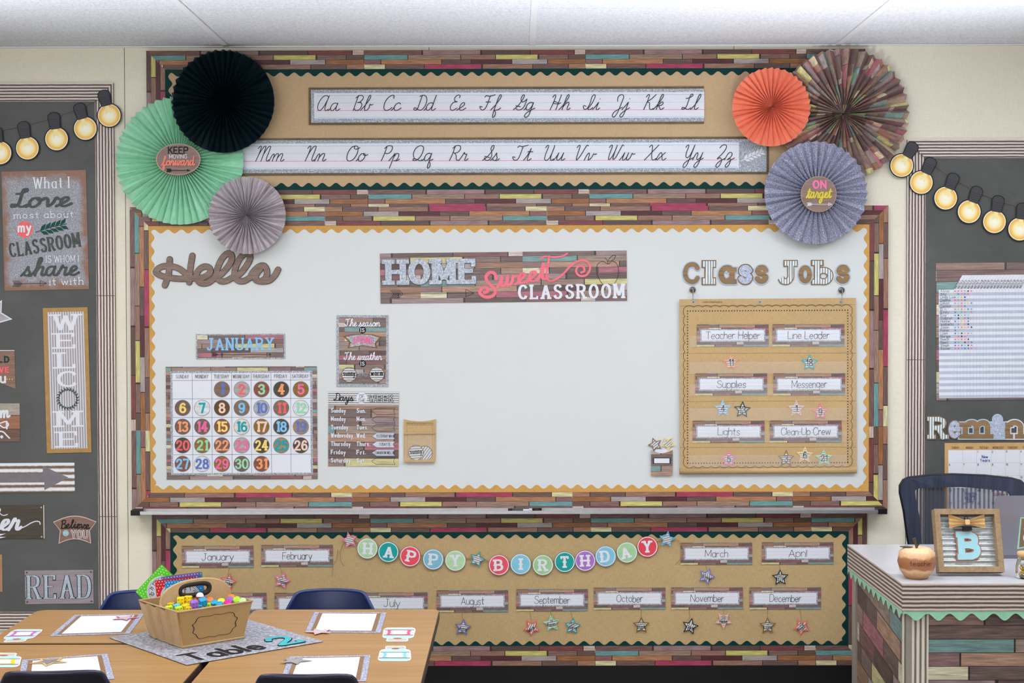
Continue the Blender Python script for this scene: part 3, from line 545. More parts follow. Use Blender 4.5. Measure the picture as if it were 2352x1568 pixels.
# ------------------------------------------------------------------ bordered boards
def side_pts(I, side, quad, w, a, b, first, last):
    """strip segment between fractions a..b (px positions) on one side; returns polygon + axis data"""
    (x0, y1), (x1, y0) = quad
    if side == 'top': return [(a, y1), (b, y1), (b - (w if last else 0), y1 - w), (a + (w if first else 0), y1 - w)]
    if side == 'bottom': return [(a, y0), (b, y0), (b - (w if last else 0), y0 + w), (a + (w if first else 0), y0 + w)]
    if side == 'left': return [(x0, a), (x0, b), (x0 + w, b - (w if last else 0)), (x0 + w, a + (w if first else 0))]
    return [(x1, a), (x1, b), (x1 - w, b - (w if last else 0)), (x1 - w, a + (w if first else 0))]
def strips(I, side, quad, w, seams, z, mat, flip=False, udir=1, per=508.0, name='border_strip'):
    (x0, y1), (x1, y0) = quad
    lo, hi = (x0, x1) if side in ('top', 'bottom') else (y0, y1)
    S = [lo] + sorted(q for q in seams if lo + 2 < q < hi - 2) + [hi]
    for i in range(len(S) - 1):
        a, b = S[i], S[i + 1]
        mb = I.mb()
        P = side_pts(I, side, quad, w, a + (0.7 if i else 0), b - (0.7 if i < len(S) - 2 else 0), i == 0, i == len(S) - 2)
        # the strip starts at its seam: outermost pieces hang on the seam they share with their neighbour
        s0 = b - per if (i == 0 and len(S) > 2) else a
        def uv(x, y):
            t = (x if side in ('top', 'bottom') else y) - s0
            u = t / per
            if udir < 0: u = 1 - u
            d = {'top': y1 - y, 'bottom': y - y0, 'left': x - x0, 'right': x1 - x}[side] / w
            v = min(0.9999, max(0.0001, d))
            return (u, 1 - v if flip else v)
        mb.poly(P, z + 0.15 * (i % 2), z - 0.6, 0, uv)
        mb.build(name, mat, I.o)
def scallop(I, side, quad, off, depth, amp, per, z, mat, phase=0.0):
    z += {'top': 0, 'left': .12, 'bottom': .24, 'right': .36}[side]
    """scalloped paper trim: straight outside edge, waved inside edge; quad = outer rect of the trim"""
    (x0, y1), (x1, y0) = quad
    lo, hi = (x0, x1) if side in ('top', 'bottom') else (y0, y1)
    n = max(8, int((hi - lo) / per * 14)); mb = I.mb(); prev = None
    for i in range(n + 1):
        t = lo + (hi - lo) * i / n
        d = depth + amp * 0.5 * (1 + math.cos((t - lo) / per * 2 * math.pi + phase))
        if side == 'top': a, b = (t, y1), (t, y1 - d)
        elif side == 'bottom': a, b = (t, y0), (t, y0 + d)
        elif side == 'left': a, b = (x0, t), (x0 + d, t)
        else: a, b = (x1, t), (x1 - d, t)
        cur = (mb.vert(a[0], a[1], z), mb.vert(b[0], b[1], z), mb.vert(b[0], b[1], z - 0.7))
        if prev:
            u = [(a[0] * I.k, a[1] * I.k)] * 4
            q = (prev[0], prev[1], cur[1], cur[0]); e = (prev[1], prev[2], cur[2], cur[1])
            if side in ('top', 'right'): q = q; 
            mb.face(q if side in ('top', 'right') else q[::-1], u); mb.face(e if side in ('top', 'right') else e[::-1], u)
        prev = cur
    mb.build('scalloped_trim', mat, I.o)
def inset(q, d): return ((q[0][0] + d, q[0][1] - d), (q[1][0] - d, q[1][1] + d))

# upper bulletin board
I = Item('bulletin_board', 'tan burlap bulletin board above the whiteboard with dark green scalloped trim', 'bulletin board', 1161, 300, -0.012)
Q = (I.L(336, 117), I.L(1986, 476))
b = I.mb(); b.poly([Q[0], (Q[1][0], Q[0][1]), Q[1], (Q[0][0], Q[1][1])], -1, -11.5); I.part('backing_frame', b, DKBROWN)
q2 = inset(Q, 30); b = I.mb(); b.rect(q2[0][0], q2[1][1], q2[1][0], q2[0][1], 0, -0.9); I.part('burlap_panel', b, BURLAP)
W_ = 43
LX = lambda px: I.L(px, 300)[0]
LY = lambda py: I.L(1161, py)[1]
strips(I, 'top', Q, W_, [LX(837), LX(1345), LX(1852)], 1.6, PLANK)
strips(I, 'left', Q, W_, [], 1.9, PLANK)
strips(I, 'right', Q, W_, [], 1.9, PLANK)
Qb = (Q[0], (Q[1][0], LY(478)))
strips(I, 'bottom', Qb, W_, [LX(845), LX(1353), LX(1860)], 1.6, PLANK, flip=True)
qt = inset(Qb, 41)
for sd, ph in (('top', 0), ('left', 1), ('right', 2), ('bottom', 3)):
    scallop(I, sd, qt, 0, 9, 9, 31.3, 0.8, GREEN, ph)

# whiteboard
I = Item('whiteboard', 'white marker board with orange burlap scalloped trim and planked print border', 'whiteboard', 1168, 823, -0.026)
Q = (I.L(298, 476), I.L(2038, 1171))
b = I.mb(); b.poly([Q[0], (Q[1][0], Q[0][1]), Q[1], (Q[0][0], Q[1][1])], -1.5, -25); I.part('back_frame', b, plain((150, 150, 152), 0.4, 0.6, name='aluminium_frame'))
q2 = inset(Q, 30); b = I.mb(); b.rect(q2[0][0], q2[1][1], q2[1][0], q2[0][1], 0, -1.4); I.part('writing_surface', b, WHITEB)
LX = lambda px: I.L(px, 823)[0]
LY = lambda py: I.L(1168, py)[1]
strips(I, 'top', Q, W_, [LX(748), LX(1257), LX(1766)], 2.2, PLANK, flip=True, udir=-1)
strips(I, 'bottom', Q, W_, [LX(807), LX(1314), LX(1821)], 2.2, PLANK, udir=-1)
strips(I, 'left', Q, W_, [LY(987)], 2.5, PLANK, udir=-1)
strips(I, 'right', Q, W_, [LY(981)], 2.5, PLANK, flip=True, udir=1)
qt = inset(Q, 40)
for sd, ph, am in (('top', 0, 9), ('left', 1, 8), ('right', 2, 8), ('bottom', 3, 9)):
    scallop(I, sd, qt, 0, 11 if sd in ('top', 'bottom') else 8, am, 31.3, 1.2, BURLAPO, ph)
# marker tray, part of the whiteboard
ALU = plain((196, 196, 198), 0.3, 0.75, name='brushed_aluminium')
ix, iz = I.o.location.x, I.o.location.z
def wl(x, y, z): return ((x - ix) / I.k, (z - iz) / I.k, (I.Y - y) * 1000)
A = at(318, 1177, -0.088); Bp = at(2020, 1171.5, -0.088)
tz = (A.z + Bp.z) / 2
b = I.mb()
def wbox(b, x0, y0, z0, x1, y1, z1, m=0):
    p = wl(x0, y1, z0); q = wl(x1, y0, z1)
    b.poly([(p[0], p[1]), (q[0], p[1]), (q[0], q[1]), (p[0], q[1])], max(p[2], q[2]), min(p[2], q[2]), m)
wbox(b, A.x, -0.088, tz - 0.009, Bp.x, -0.026, tz - 0.004)
wbox(b, A.x, -0.090, tz - 0.010, Bp.x, -0.086, tz + 0.003)
wbox(b, A.x, -0.034, tz - 0.009, Bp.x, -0.028, tz + 0.006)
tr = I.part('marker_tray', b, ALU)
for xx in (A.x - 0.012, Bp.x + 0.012):
    b = I.mb(); wbox(b, xx - 0.018, -0.093, tz - 0.013, xx + 0.018, -0.027, tz + 0.007); b.build('end_cap', plain((22, 22, 24), 0.45, name='black_plastic'), tr)
TRAYZ = tz
# marker
m0 = at(1167, 1173, -0.07); m1 = at(1244, 1173, -0.07); mz = tz - 0.004 + 0.0075
M = Item('dry_erase_marker', 'black and white dry erase marker lying on the whiteboard tray', 'marker', loc=(m0.x, -0.07, mz))
L = m1.x - m0.x
for nm, a, b_, r, c in (('barrel', 0.12, 0.62, 0.0068, (70, 80, 84)), ('end_cap', 0.0, 0.12, 0.0062, (22, 22, 24)), ('collar', 0.62, 0.72, 0.0066, (200, 206, 208)), ('cap', 0.72, 1.0, 0.0074, (18, 18, 20))):
    b = MB(1); b.tube([(L * a, 0, 0), (L * b_, 0, 0)], r, n=16); M.part(nm, b, plain(c, 0.35))
b = MB(1, tf=lambda x, y, z: (x, -z, y)); b.rect(L * 0.45, -0.002, L * 0.62, 0.0045, 7.0, 6.4); M.part('wrapper_label', b, WHITE)

# lower bulletin board
I = Item('bulletin_board', 'birthday bulletin board of tan burlap below the marker tray', 'bulletin board', 1168, 1356, -0.012)
BIRTH = I
Q = (I.L(349, 1181), I.L(1990, 1527))
b = I.mb(); b.poly([Q[0], (Q[1][0], Q[0][1]), Q[1], (Q[0][0], Q[1][1])], -1, -11.5); I.part('backing_frame', b, DKBROWN)
q2 = inset(Q, 30); b = I.mb(); b.rect(q2[0][0], q2[1][1], q2[1][0], q2[0][1], 0, -0.9); I.part('burlap_panel', b, BURLAPL)
LX = lambda px: I.L(px, 1356)[0]
strips(I, 'top', Q, 42, [LX(851), LX(1357), LX(1863)], 1.6, PLANK)
strips(I, 'left', Q, 42, [], 1.9, PLANK)
strips(I, 'right', Q, 42, [], 1.9, PLANK, flip=False)
strips(I, 'bottom', Q, 46, [LX(860), LX(1367), LX(1874)], 1.6, PLANK, flip=True)
qt = inset(Q, 40)
for sd, ph in (('top', 0), ('left', 1), ('right', 2), ('bottom', 3)):
    scallop(I, sd, qt, 0, 8, 9, 31.3, 0.8, GREEN, ph)

# side boards with black paper
def blackboard(label, q, seams):
    I = Item('bulletin_board', label, 'bulletin board', (q[0] + q[2]) / 2, (q[1] + q[3]) / 2, -0.010)
    Q = (I.L(q[0], q[1]), I.L(q[2], q[3]))
    b = I.mb(); b.rect(Q[0][0], Q[1][1], Q[1][0], Q[0][1], -1, -9.5); I.part('backing_frame', b, DKBROWN)
    q2 = inset(Q, 30); b = I.mb(); b.rect(q2[0][0], q2[1][1], q2[1][0], q2[0][1], 0, -0.9); I.part('black_paper', b, BLACKP)
    for sd in ('top', 'bottom', 'left', 'right'):
        strips(I, sd, Q, 42, [I.L(200, s)[1] for s in seams] if sd in ('left', 'right') else [], 1.4 + (0.3 if sd in ('left', 'right') else 0), CORR)
    return I
LB = blackboard('black paper bulletin board with corrugated border, holding the WELCOME sign', (-640, 193, 270, 1446), [679, 1186])
RB = blackboard('black paper bulletin board with corrugated border behind the teacher desk', (2084, 321, 2960, 1440), [830, 1338])
# ------------------------------------------------------------------ pleated paper fans
def fan(label, px, py, R, N, Y, mat, hpl=11, badge=None, rot=0, uvmode=0, edge=None):
    I = Item('paper_fan', label, 'paper fan', px, py, Y, rot, group='pleated paper fans over the board corners')
    b = I.mb(); n = 2 * N
    for i in range(n):
        a0, a1 = 2 * math.pi * i / n, 2 * math.pi * (i + 1) / n
        j0 = random.Random(i * 7 + N).uniform(-.25, .25) * math.pi / n * 2.2; j1 = random.Random(((i + 1) % n) * 7 + N).uniform(-.25, .25) * math.pi / n * 2.2
        z0, z1 = (hpl, 0) if i % 2 == 0 else (0, hpl)
        R0, R1 = (R, R * 0.985) if i % 2 == 0 else (R * 0.985, R)
        rad = [0.012, 0.25, 0.6, 1.0]
        for q in range(3):
            ra, rb = rad[q], rad[q + 1]
            def pt(r, a, z, RR, j): 
                zz = z if r > .02 else hpl * 0.55 + (z - hpl / 2) * 0.35
                return (RR * r * math.cos(a + j * r), RR * r * math.sin(a + j * r), zz)
            P = [pt(ra, a0, z0, R0, j0), pt(rb, a0, z0, R0, j0), pt(rb, a1, z1, R1, j1), pt(ra, a1, z1, R1, j1)]
            if uvmode == 1: uv = [(ra * R / 210 + (i * 37 % 41) * 0.093, i * 0.125 + 0.01), (rb * R / 210 + (i * 37 % 41) * 0.093, i * 0.125 + 0.01), (rb * R / 210 + (i * 37 % 41) * 0.093, i * 0.125 + 0.12), (ra * R / 210 + (i * 37 % 41) * 0.093, i * 0.125 + 0.12)]
            else: uv = [(ra, i / n * 5), (rb, i / n * 5), (rb, (i + 1) / n * 5), (ra, (i + 1) / n * 5)]
            b.quad3(P, 0, uv)
    I.part('pleated_disc', b, mat)
    return I
DTEAL = plain((14, 34, 42), 0.28, spec=0.6, name='glossy_dark_teal_paper')
MINTP = plain((186, 238, 210), 0.55, name='mint_paper')
CORAL = plain((250, 152, 124), 0.55, name='coral_paper')
GREYW = grain_mat('grey_wood_fan_print', (136, 124, 130), (240, 232, 238), (2, 60, 1), 0.5, 'UV', 1.5)
F1 = fan('large mint green pleated paper fan with the KEEP MOVING FORWARD badge', 415, 370, 147, 52, -0.028, MINTP, 34)
F2 = fan('glossy dark teal pleated paper fan overlapping the mint fan', 514, 234, 118, 44, -0.064, DTEAL, 26)
F3 = fan('small grey wood print paper fan above the Hello cutout', 569, 495, 89, 38, -0.064, GREYW, 24)
F4 = fan('large multicolour planked print paper fan behind the coral fan', 1934, 263, 150, 46, -0.030, PLANKF, 32, uvmode=1)
F5 = fan('small coral pleated paper fan at the top of the board', 1770, 247, 90, 36, -0.064, CORAL, 24)
F6 = fan('galvanized print pleated paper fan with the ON TARGET badge', 1872, 443, 118, 36, -0.065, GALVB, 26)
BADGEW = grain_mat('badge_wood_print', (112, 90, 84), (160, 134, 124), (40, 500, 1))
b = F1.mb(); L = F1.L(414, 368); b.disc(0, 0, 51, 36.5, 33.2, 0, 48, 36); b.annulus(0, 0, 49, 50.8, 36.7, 1, ry=35.9)
bd = F1.part('badge', b, [BADGEW, plain((190, 170, 155))])
bd.location = (L[0] * F1.k, L[1] * F1.k, 0)
b = F1.mb()
text(b, 'KEEP', 0, 13, 15, w=1.9, m=0, z=37.2, fit=44, gap=2.4)
text(b, 'MOVING', 0, 2, 9, w=1.2, m=1, z=37.2, fit=40)
text(b, 'forward', 0, -13, 20, w=1.7, m=2, z=37.4, cursive=True, slant=.15, fit=76)
arrow(b, -26, 28, -25, 5, 1.6, 0, 37.2, 'solid')
b.build('lettering', [BLACK, WHITE, plain((238, 134, 112))], bd)
b = F6.mb(); b.disc(0, 0, 41, 29.5, 26.2, 0, 48); b.annulus(0, 0, 39.6, 40.9, 29.7, 1)
bd = F6.part('badge', b, [BADGEW, plain((176, 150, 130))]); L = F6.L(1877, 447); bd.location = (L[0] * F6.k, L[1] * F6.k, 0)
b = F6.mb()
text(b, 'ON', 2, 14, 16, w=2.6, m=0, z=30.2, fit=28, gap=3)
text(b, 'target', 0, -8, 24, w=1.6, m=1, z=30.4, cursive=True, slant=.2, fit=56)
arrow(b, -26, 30, -23, 5, 0.9, 2, 30.2)
b.build('lettering', [plain((238, 120, 165)), plain((216, 196, 60)), WHITE], bd)

# ------------------------------------------------------------------ alphabet strips
LINEB, LINER = plain((160, 205, 228), name='blue_rule'), plain((235, 130, 160), name='red_rule')
def alpha(label, x0, x1, y, h, wx0, wx1, cx, cy, letters, sprigx=None):
    I = Item('alphabet_strip', label, 'alphabet strip', cx, cy, -0.0165, group='cursive alphabet strips')
    I.o.rotation_euler = (WALLROT @ Matrix.Rotation(math.radians(0.02), 3, 'Z')).to_euler()
    X = lambda p: I.L(p, cy)[0]
    hh = h / 2
    b = I.mb(); b.rect(X(x0), -hh, X(x1), hh, 0, -2); I.part('wood_edge', b, DKBROWN)
    b = I.mb(); b.rect(X(x0) + 5.5, -hh + 5, X(x1) - (5.5 if sprigx else 0), hh - 5, 0.5, 0.05); I.part('galvanized_edge', b, GALV)
    b = I.mb(); b.rect(X(wx0), -hh + 14, X(wx1), hh - 12.5, 0.9, 0.55); I.part('writing_card', b, WHITE)
    base = -10.3; cap = 34.5
    b = I.mb()
    for yy, m, t in ((base, 1, 1.2), (base + cap, 0, 1.1), (base + cap * .5, 0, .55), (base - cap * .45, 0, 1.0)): b.rect(X(wx0) + 5, yy - t / 2, X(wx1) - (4 if sprigx else 0), yy + t / 2, 1.1, None, m)
    I.part('ruled_lines', b, [LINEB, LINER])
    b = I.mb()
    for s, p in letters: text(b, s, X(p) - 5, base, cap, w=0.52, cursive=True, slant=.33, z=1.3, gap=-0.6, sub=6)
    I.part('lettering', b, INK)
    if sprigx:
        b = I.mb(); p = I.L(*sprigx); sprig(b, p[0], p[1], 58, 24, 5, 12, 0, 0.8, 1.4); I.part('leaf_print', b, WHITE)
def pairs(s, xs): return [(c + c.lower(), x) for c, x in zip(s, xs)]
alpha('cursive alphabet strip showing letters Aa to Ll', 709, 1617, 0, 85, 721.5, 1617.5, 1163, 242.6, pairs('ABCDEFGHIJKL', [757, 834, 903, 979, 1054, 1129, 1208, 1288, 1362, 1430, 1503, 1588]))
alpha('cursive alphabet strip showing letters Mm to Zz beside the mint fan', 540, 1766, 0, 85, 552, 1697, 1153, 358.4, pairs('MNOPQRSTUVWXYZ', [622, 727, 821, 899, 973, 1056, 1132, 1202, 1274, 1345, 1426, 1509, 1594, 1668]), (1702, 370))

# ------------------------------------------------------------------ signs on the whiteboard
WB = -0.028
def uvp(S, ox=0.0, oy=0.0): return lambda x, y: (x / (508 * S) + ox, -y / (43 * S) + oy)
I = Item('hello_cutout', 'brown wood print Hello word cutout on the whiteboard', 'word cutout', 500, 622, WB)
hello = ['390,595 389,611 387,631 379,655', '442,587 438,612 436,635 435,648', '433,634 412,617 390,611 370,613 358,624 371,633 394,638 420,640 448,638',
         '446,639 466,637 482,627 481,615 469,612 456,621 451,636 460,649 478,649 494,638', '493,638 510,628 528,606 533,590 526,581 513,590 502,610 498,630 505,644 519,645 534,637',
         '533,638 552,628 569,606 575,590 567,581 554,590 543,610 539,630 546,643 560,645 575,637', '574,638 582,624 595,612 606,610 613,620 612,635 601,645 588,642 589,630 598,618', '600,646 618,644 631,633 639,619']
for nm, ww, z, z0, mt in (('wood_edge', 14.5, 2.2, 0, plain((62, 48, 40))), ('wood_face', 12.6, 3.4, 2.4, grain_mat('hello_wood_print', (104, 86, 76), (150, 128, 118), (25, 260, 1)))):
    b = I.mb()
    for st in hello:
        P = [I.L(*map(float, q.split(','))) for q in st.split()]
        b.ribbon(catmull(P, 7), ww, z, z0)
    I.part(nm, b, mt)
I = Item('classroom_sign', 'long planked sign reading HOME sweet CLASSROOM', 'sign', 1156.5, 636, WB, 0.55)
b = I.mb(); b.rect(-283, -57.5, 283, 57.5, 1.2, 0, uv=uvp(1.25, 0.3, 0.13)); I.part('sign_board', b, PLANKS)
b = I.mb(); text(b, 'HOME', -166, -16, 58, w=2.6, serif=1.3, contrast=.35, fit=196, z=3.0, z0=1.2, extra=.35, gap=3.6, m=0); I.part('letter_edge', b, plain((92, 96, 104)))
b = I.mb(); text(b, 'HOME', -166, -15, 58, w=2.6, serif=1.3, contrast=.35, fit=196, z=4.2, z0=3.1, gap=3.6); I.part('home_lettering', b, galv_mat('galvanized_letter_print', (138, 148, 162), (172, 182, 196), (214, 220, 230), 160))
b = I.mb(); PK = plain((240, 118, 134), name='coral_pink_ink')
text(b, 'weet', 44, -14, 44, w=1.7, cursive=True, slant=.15, contrast=.45, fit=118, z=2.2, rot=9)
sw = lambda s: [(float(a) - 1156.5, 636 - float(c)) for a, c in (q.split(',') for q in s.split())]
b.ribbon(catmull(sw('1140,640 1136,628 1126,625 1117,633 1119,646 1132,659 1137,671 1129,680 1113,681 1102,672 1106,662 1117,660 1120,668 1112,671'), 6), 7.5, 2.2)
b.ribbon(catmull(sw('1262,590 1258,615 1255,635 1262,646 1278,642 1296,628 1312,611 1334,600 1351,605 1355,620 1346,634 1331,635 1323,625 1328,614 1339,614 1342,624 1335,628'), 6), 5.2, 2.3)
b.ribbon(catmull(sw('1243,596 1252,590 1270,592 1292,590 1303,584'), 5), 4.2, 2.4)
I.part('sweet_lettering', b, PK)
b = I.mb(); text(b, 'CLASSROOM', 155, -52, 34, w=2.1, serif=.9, contrast=.35, fit=238, z=2.6, z0=1.3); I.part('classroom_lettering', b, WHITE)
b = I.mb(); arrow(b, -258, -68, -36, 12, 1.1, 0, 1.5)
b.ribbon(catmull([(240, 27), (228, 33), (216, 26), (214, 8), (222, -12), (232, -22), (240, -19), (249, -22), (259, -11), (264, 8), (261, 26), (250, 33), (240, 27)], 5), 1.1, 1.5)
b.ribbon(catmull([(240, 27), (238, 36), (233, 41)], 4), 1.1, 1.5); b.ribbon(catmull([(241, 33), (246, 43), (257, 47), (254, 38), (241, 33)], 4), 1.1, 1.5)
I.part('line_drawing', b, BLACK)

I = Item('month_sign', 'small planked sign reading JANUARY in light blue above the calendar', 'sign', 552.5, 795.3, WB, 0.2)
b = I.mb(); b.rect(-102.5, -28.8, 102.5, 28.8, 0.6, 0); I.part('galvanized_edge', b, GALV)
b = I.mb(); b.rect(-99.5, -26, 99.5, 26, 1.0, 0.65, uv=uvp(0.95, 0.62, 0.4)); I.part('sign_board', b, PLANKS)
b = I.mb(); text(b, 'JANUARY', -1, -9, 29, w=1.7, serif=.8, contrast=.2, fit=150, z=1.4); arrow(b, -66, 70, -18.5, 6, .9, 1, 1.2); I.part('lettering', b, [plain((136, 196, 240)), BLACK])

# die-cut letters: one thing each
WOODL = grain_mat('letter_wood_print', (112, 88, 62), (166, 136, 98), (10, 160, 1))
CORRV = corr_mat('corrugated_letter_print', 95, (118, 132, 138), (226, 230, 232), (176, 180, 176), 0)
GALVL = galv_mat('galvanized_letter_small', (138, 150, 176), (168, 180, 204), (210, 218, 234), 200)
EDGEB, EDGEG, EDGEW = plain((132, 104, 74)), plain((178, 196, 214)), plain((216, 224, 232))
def diecut(ch, cx, base, h, fitw, fill, edge, Y, label, group, w=2.9, serif=0.9):
    I = Item('cutout_letter', label, 'letter', cx, base, Y, group=group)
    kw = dict(w=w, serif=serif if ch not in 'Cseo' else 0, fit=fitw, cap=False)
    b = I.mb(); text(b, ch, 0, 0, h, z=1.4, z0=0, extra=0.85, **kw); I.part('letter_edge', b, edge)
    b = I.mb(); text(b, ch, 0, 0, h, z=2.4, z0=1.5, **kw); I.part('letter_face', b, fill)
g = 'Class Jobs title letters'
nmf = {id(WOODL): 'wood print', id(CORRV): 'corrugated print', id(GALVL): 'galvanized print'}
for ch, a, c, f, e, h, lab in (('C', 135, 355, WOODL, EDGEG, 51, 'wood print letter C starting the word Class'), ('l', 375, 525, CORRV, EDGEB, 53, 'corrugated print letter l in the word Class'), ('a', 540, 770, WOODL, EDGEG, 64, 'wood print letter a in the word Class'),
        ('s', 785, 965, GALVL, EDGEB, 65, 'galvanized print letter s in the word Class'), ('s', 975, 1155, WOODL, EDGEG, 65, 'wood print letter s ending the word Class'), ('J', 1260, 1490, CORRV, EDGEB, 53, 'corrugated print letter J starting the word Jobs'),
        ('o', 1490, 1670, WOODL, EDGEG, 64, 'wood print letter o in the word Jobs'), ('b', 1675, 1915, CORRV, EDGEB, 53, 'corrugated print letter b in the word Jobs'), ('s', 1930, 2110, WOODL, EDGEG, 65, 'wood print letter s ending the word Jobs')):
    x = 1540 + (a + c) / 2 / 5.113; wd = (c - a) / 5.113
    diecut(ch, x, 652.5 - (x - 1588) * 0.002, h, max(wd - (19 if ch in 'lab' else 15), 8) if ch != 'l' else None, f, e, WB, lab, g, w=2.15 if ch != 'l' else 3.0, serif=1.2 if ch == 'l' else .8)
g = 'large title letters above the wall planner'
for ch, a, c, f, e, h, lab in (('R', 145, 385, CORRV, EDGEB, 50, 'corrugated print letter R on black paper'), ('e', 360, 540, GALVL, EDGEB, 62, 'galvanized print letter e after the R'), ('m', 525, 870, WOODL, EDGEG, 62, 'wood print letter m on black paper'),
        ('i', 870, 1000, GALVL, EDGEG, 62, 'galvanized print letter i on black paper'), ('n', 1000, 1240, WOODL, EDGEW, 62, 'wood print letter n above the planner')):
    x = 2100 + (a + c) / 2 / 4.9; wd = (c - a) / 4.9
    diecut(ch, x, 1007, h, wd - 19 if ch != 'i' else None, f, e, -0.013, lab, g, w=2.0 if ch != 'i' else 3.0, serif=.8 if ch != 'i' else 1.3)

# ------------------------------------------------------------------ calendar
I = Item('calendar_chart', 'wood bordered January calendar chart on the whiteboard', 'calendar', 555.2, 971, WB, 0.1)
b = I.mb(); b.rect(-173.8, -130, 173.8, 130, 0.8, 0, uv=uvp(0.75, 0.1, 0.2)); I.part('chart_board', b, PLANKS)
b = I.mb(); b.rect(-163.4, -119.3, 163.6, 119.5, 1.1, 0.85); I.part('galvanized_edge', b, GALV)
b = I.mb(); b.rect(-158.3, -115.2, 158.4, 115, 1.4, 1.15); I.part('grid_paper', b, WHITE)
cxs = [397, 442, 486.8, 532.6, 577.7, 623.5, 668.3, 713.6]; rys = [872.5, 915, 958, 1001, 1043.6, 1086]
b = I.mb()
for q in cxs[1:-1]: b.rect(q - 555.2 - .35, -115, q - 555.2 + .35, 115, 1.55)
for q in rys[:-1]: b.rect(-158.3, 971 - q - .35, 158.4, 971 - q + .35, 1.6)
for i, d in enumerate('SUNDAY MONDAY TUESDAY WEDNESDAY THURSDAY FRIDAY SATURDAY'.split()):
    text(b, d, (cxs[i] + cxs[i + 1]) / 2 - 555.2, 971 - 868, 8.6, w=.95, serif=.35, fit=min(38, 4.9 * len(d)), z=1.7, sub=2)
I.part('grid_print', b, INK)
def wd(*c):
    d = tuple(int(q * .82) for q in c); u = tuple(min(255, int(q * 1.22)) for q in c)
    key = ('wd', c)
    if key not in MATS: MATS[key] = grain_mat('wood_disc_%d_%d_%d' % c, d, u, (40, 420, 1), 0.55)
    return MATS[key]
TAUPE, GREYD, REDW, DARKW, GOLDW, PALEW, BRWN, MAUVE, TANW = (120, 100, 84), (162, 156, 152), (128, 78, 62), (74, 66, 56), (134, 98, 46), (204, 206, 212), (92, 66, 38), (108, 88, 80), (150, 124, 96)
cblue, ccoral, cmint, corange, cpink, cyel, cteal, ccream, clblue = (92, 118, 192), (238, 100, 108), (150, 214, 174), (242, 158, 108), (234, 110, 160), (246, 214, 120), (8, 160, 172), (238, 206, 190), (128, 194, 238)
days = [(TAUPE, cblue), (GREYD, ccoral), (REDW, cmint), (DARKW, corange), (GOLDW, cpink), (MAUVE, cyel), (PALEW, cteal), (BRWN, ccream), (TAUPE, clblue), ((160, 162, 166), cblue), (TAUPE, ccoral), (PALEW, cmint),
        (MAUVE, corange), (MAUVE, cpink), (REDW, cyel), ((214, 200, 190), cteal), (GOLDW, ccream), (DARKW, clblue), (TANW, cblue), (DARKW, ccoral), (GOLDW, cmint), (MAUVE, corange), (GREYD, cpink), (DARKW, cyel), (TANW, cteal), (DARKW, ccream),
        (REDW, clblue), (PALEW, cblue), (GOLDW, cpink), (MAUVE, cmint), (REDW, corange)]
cn = {TAUPE: 'taupe', GREYD: 'grey', REDW: 'reddish', DARKW: 'dark', GOLDW: 'golden brown', PALEW: 'pale grey', BRWN: 'brown', MAUVE: 'greyish brown', TANW: 'tan'}
nn = {cblue: 'blue', ccoral: 'coral', cmint: 'mint', corange: 'orange', cpink: 'pink', cyel: 'yellow', cteal: 'teal', ccream: 'cream', clblue: 'light blue'}
for i, (bg, fg) in enumerate(days):
    cc, rr = (i + 2) % 7, (i + 2) // 7
    D = Item('date_card', 'round %s date card with %s number, %s %s of the January calendar' % (cn.get(bg, 'pale'), nn[fg], 'first second third fourth fifth'.split()[i // 7], 'Sunday Monday Tuesday Wednesday Thursday Friday Saturday'.split()[(i + 2) % 7]), 'date card', (cxs[cc] + cxs[cc + 1]) / 2, (rys[rr] + rys[rr + 1]) / 2, WB - 0.0021, random.uniform(-1.5, 1.5), group='round date cards on the January calendar')
    b = D.mb(); b.disc(0, 0, 18.6, 0.5, 0, 1, 36); b.disc(0, 0, 17.6, 0.7, None, 0, 36); D.part('card_disc', b, [wd(*bg), plain((134, 138, 142))])
    b = D.mb(); s = str(i + 1); text(b, s, 0, -12.3, 24.5, w=2.1, serif=.75 if '1' in s or '4' in s else 0, contrast=.15, fit=12 if len(s) == 1 and s != '1' else (6 if s == '1' else 27 - 5 * s.count('1')), z=1.0, gap=2.6, cap=False); D.part('number', b, plain(fg))

# ------------------------------------------------------------------ season chart
I = Item('season_chart', 'planked chart reading The season is and The weather is', 'chart', 832.4, 805.8, WB, -0.2)
b = I.mb(); b.rect(-59.5, -82.2, 59.5, 82.2, 0.6, 0); I.part('galvanized_edge', b, GALV)
b = I.mb(); b.rect(-54, -76.5, 54.5, 77, 1.0, 0.65, uv=uvp(1.0, 0.45, 0.52)); I.part('chart_board', b, PLANKS)
b = I.mb(); text(b, 'The season', 0, 57, 17, w=1.2, m=0, cursive=True, slant=.12, fit=82, z=1.3); text(b, 'The weather', 1, -20, 17, w=1.2, m=0, cursive=True, slant=.12, fit=88, z=1.3)
for yy in (48, -29): b.disc(0.5, yy, 8, 1.2, None, 1); text(b, 'IS', 0.5, yy - 4.4, 9, w=1.5, serif=.5, m=0, z=1.5)
text(b, 'AND', 1, -58, 9, w=1.6, m=2, z=1.2, fit=19); text(b, 'AND', 1, -58, 9, w=.6, m=1, z=1.5, fit=19); I.part('lettering', b, [WHITE, BLACK, plain((190, 196, 204))])
S_ = Item('season_card', 'pennant card reading SPRING in pink on the season chart', 'card', 833, 786, WB - 0.0016)
pen = lambda s: [(-45 * s, 14 * s), (-22 * s, 18.5 * s), (0, 20 * s), (22 * s, 18.5 * s), (44 * s, 12 * s), (31 * s, -4 * s), (34 * s, -13.5 * s), (0, -8 * s), (-35 * s, -13.5 * s), (-31 * s, 0)]
b = S_.mb(); b.poly(pen(1), 0.5, 0); S_.part('card_edge', b, plain((128, 90, 44)))
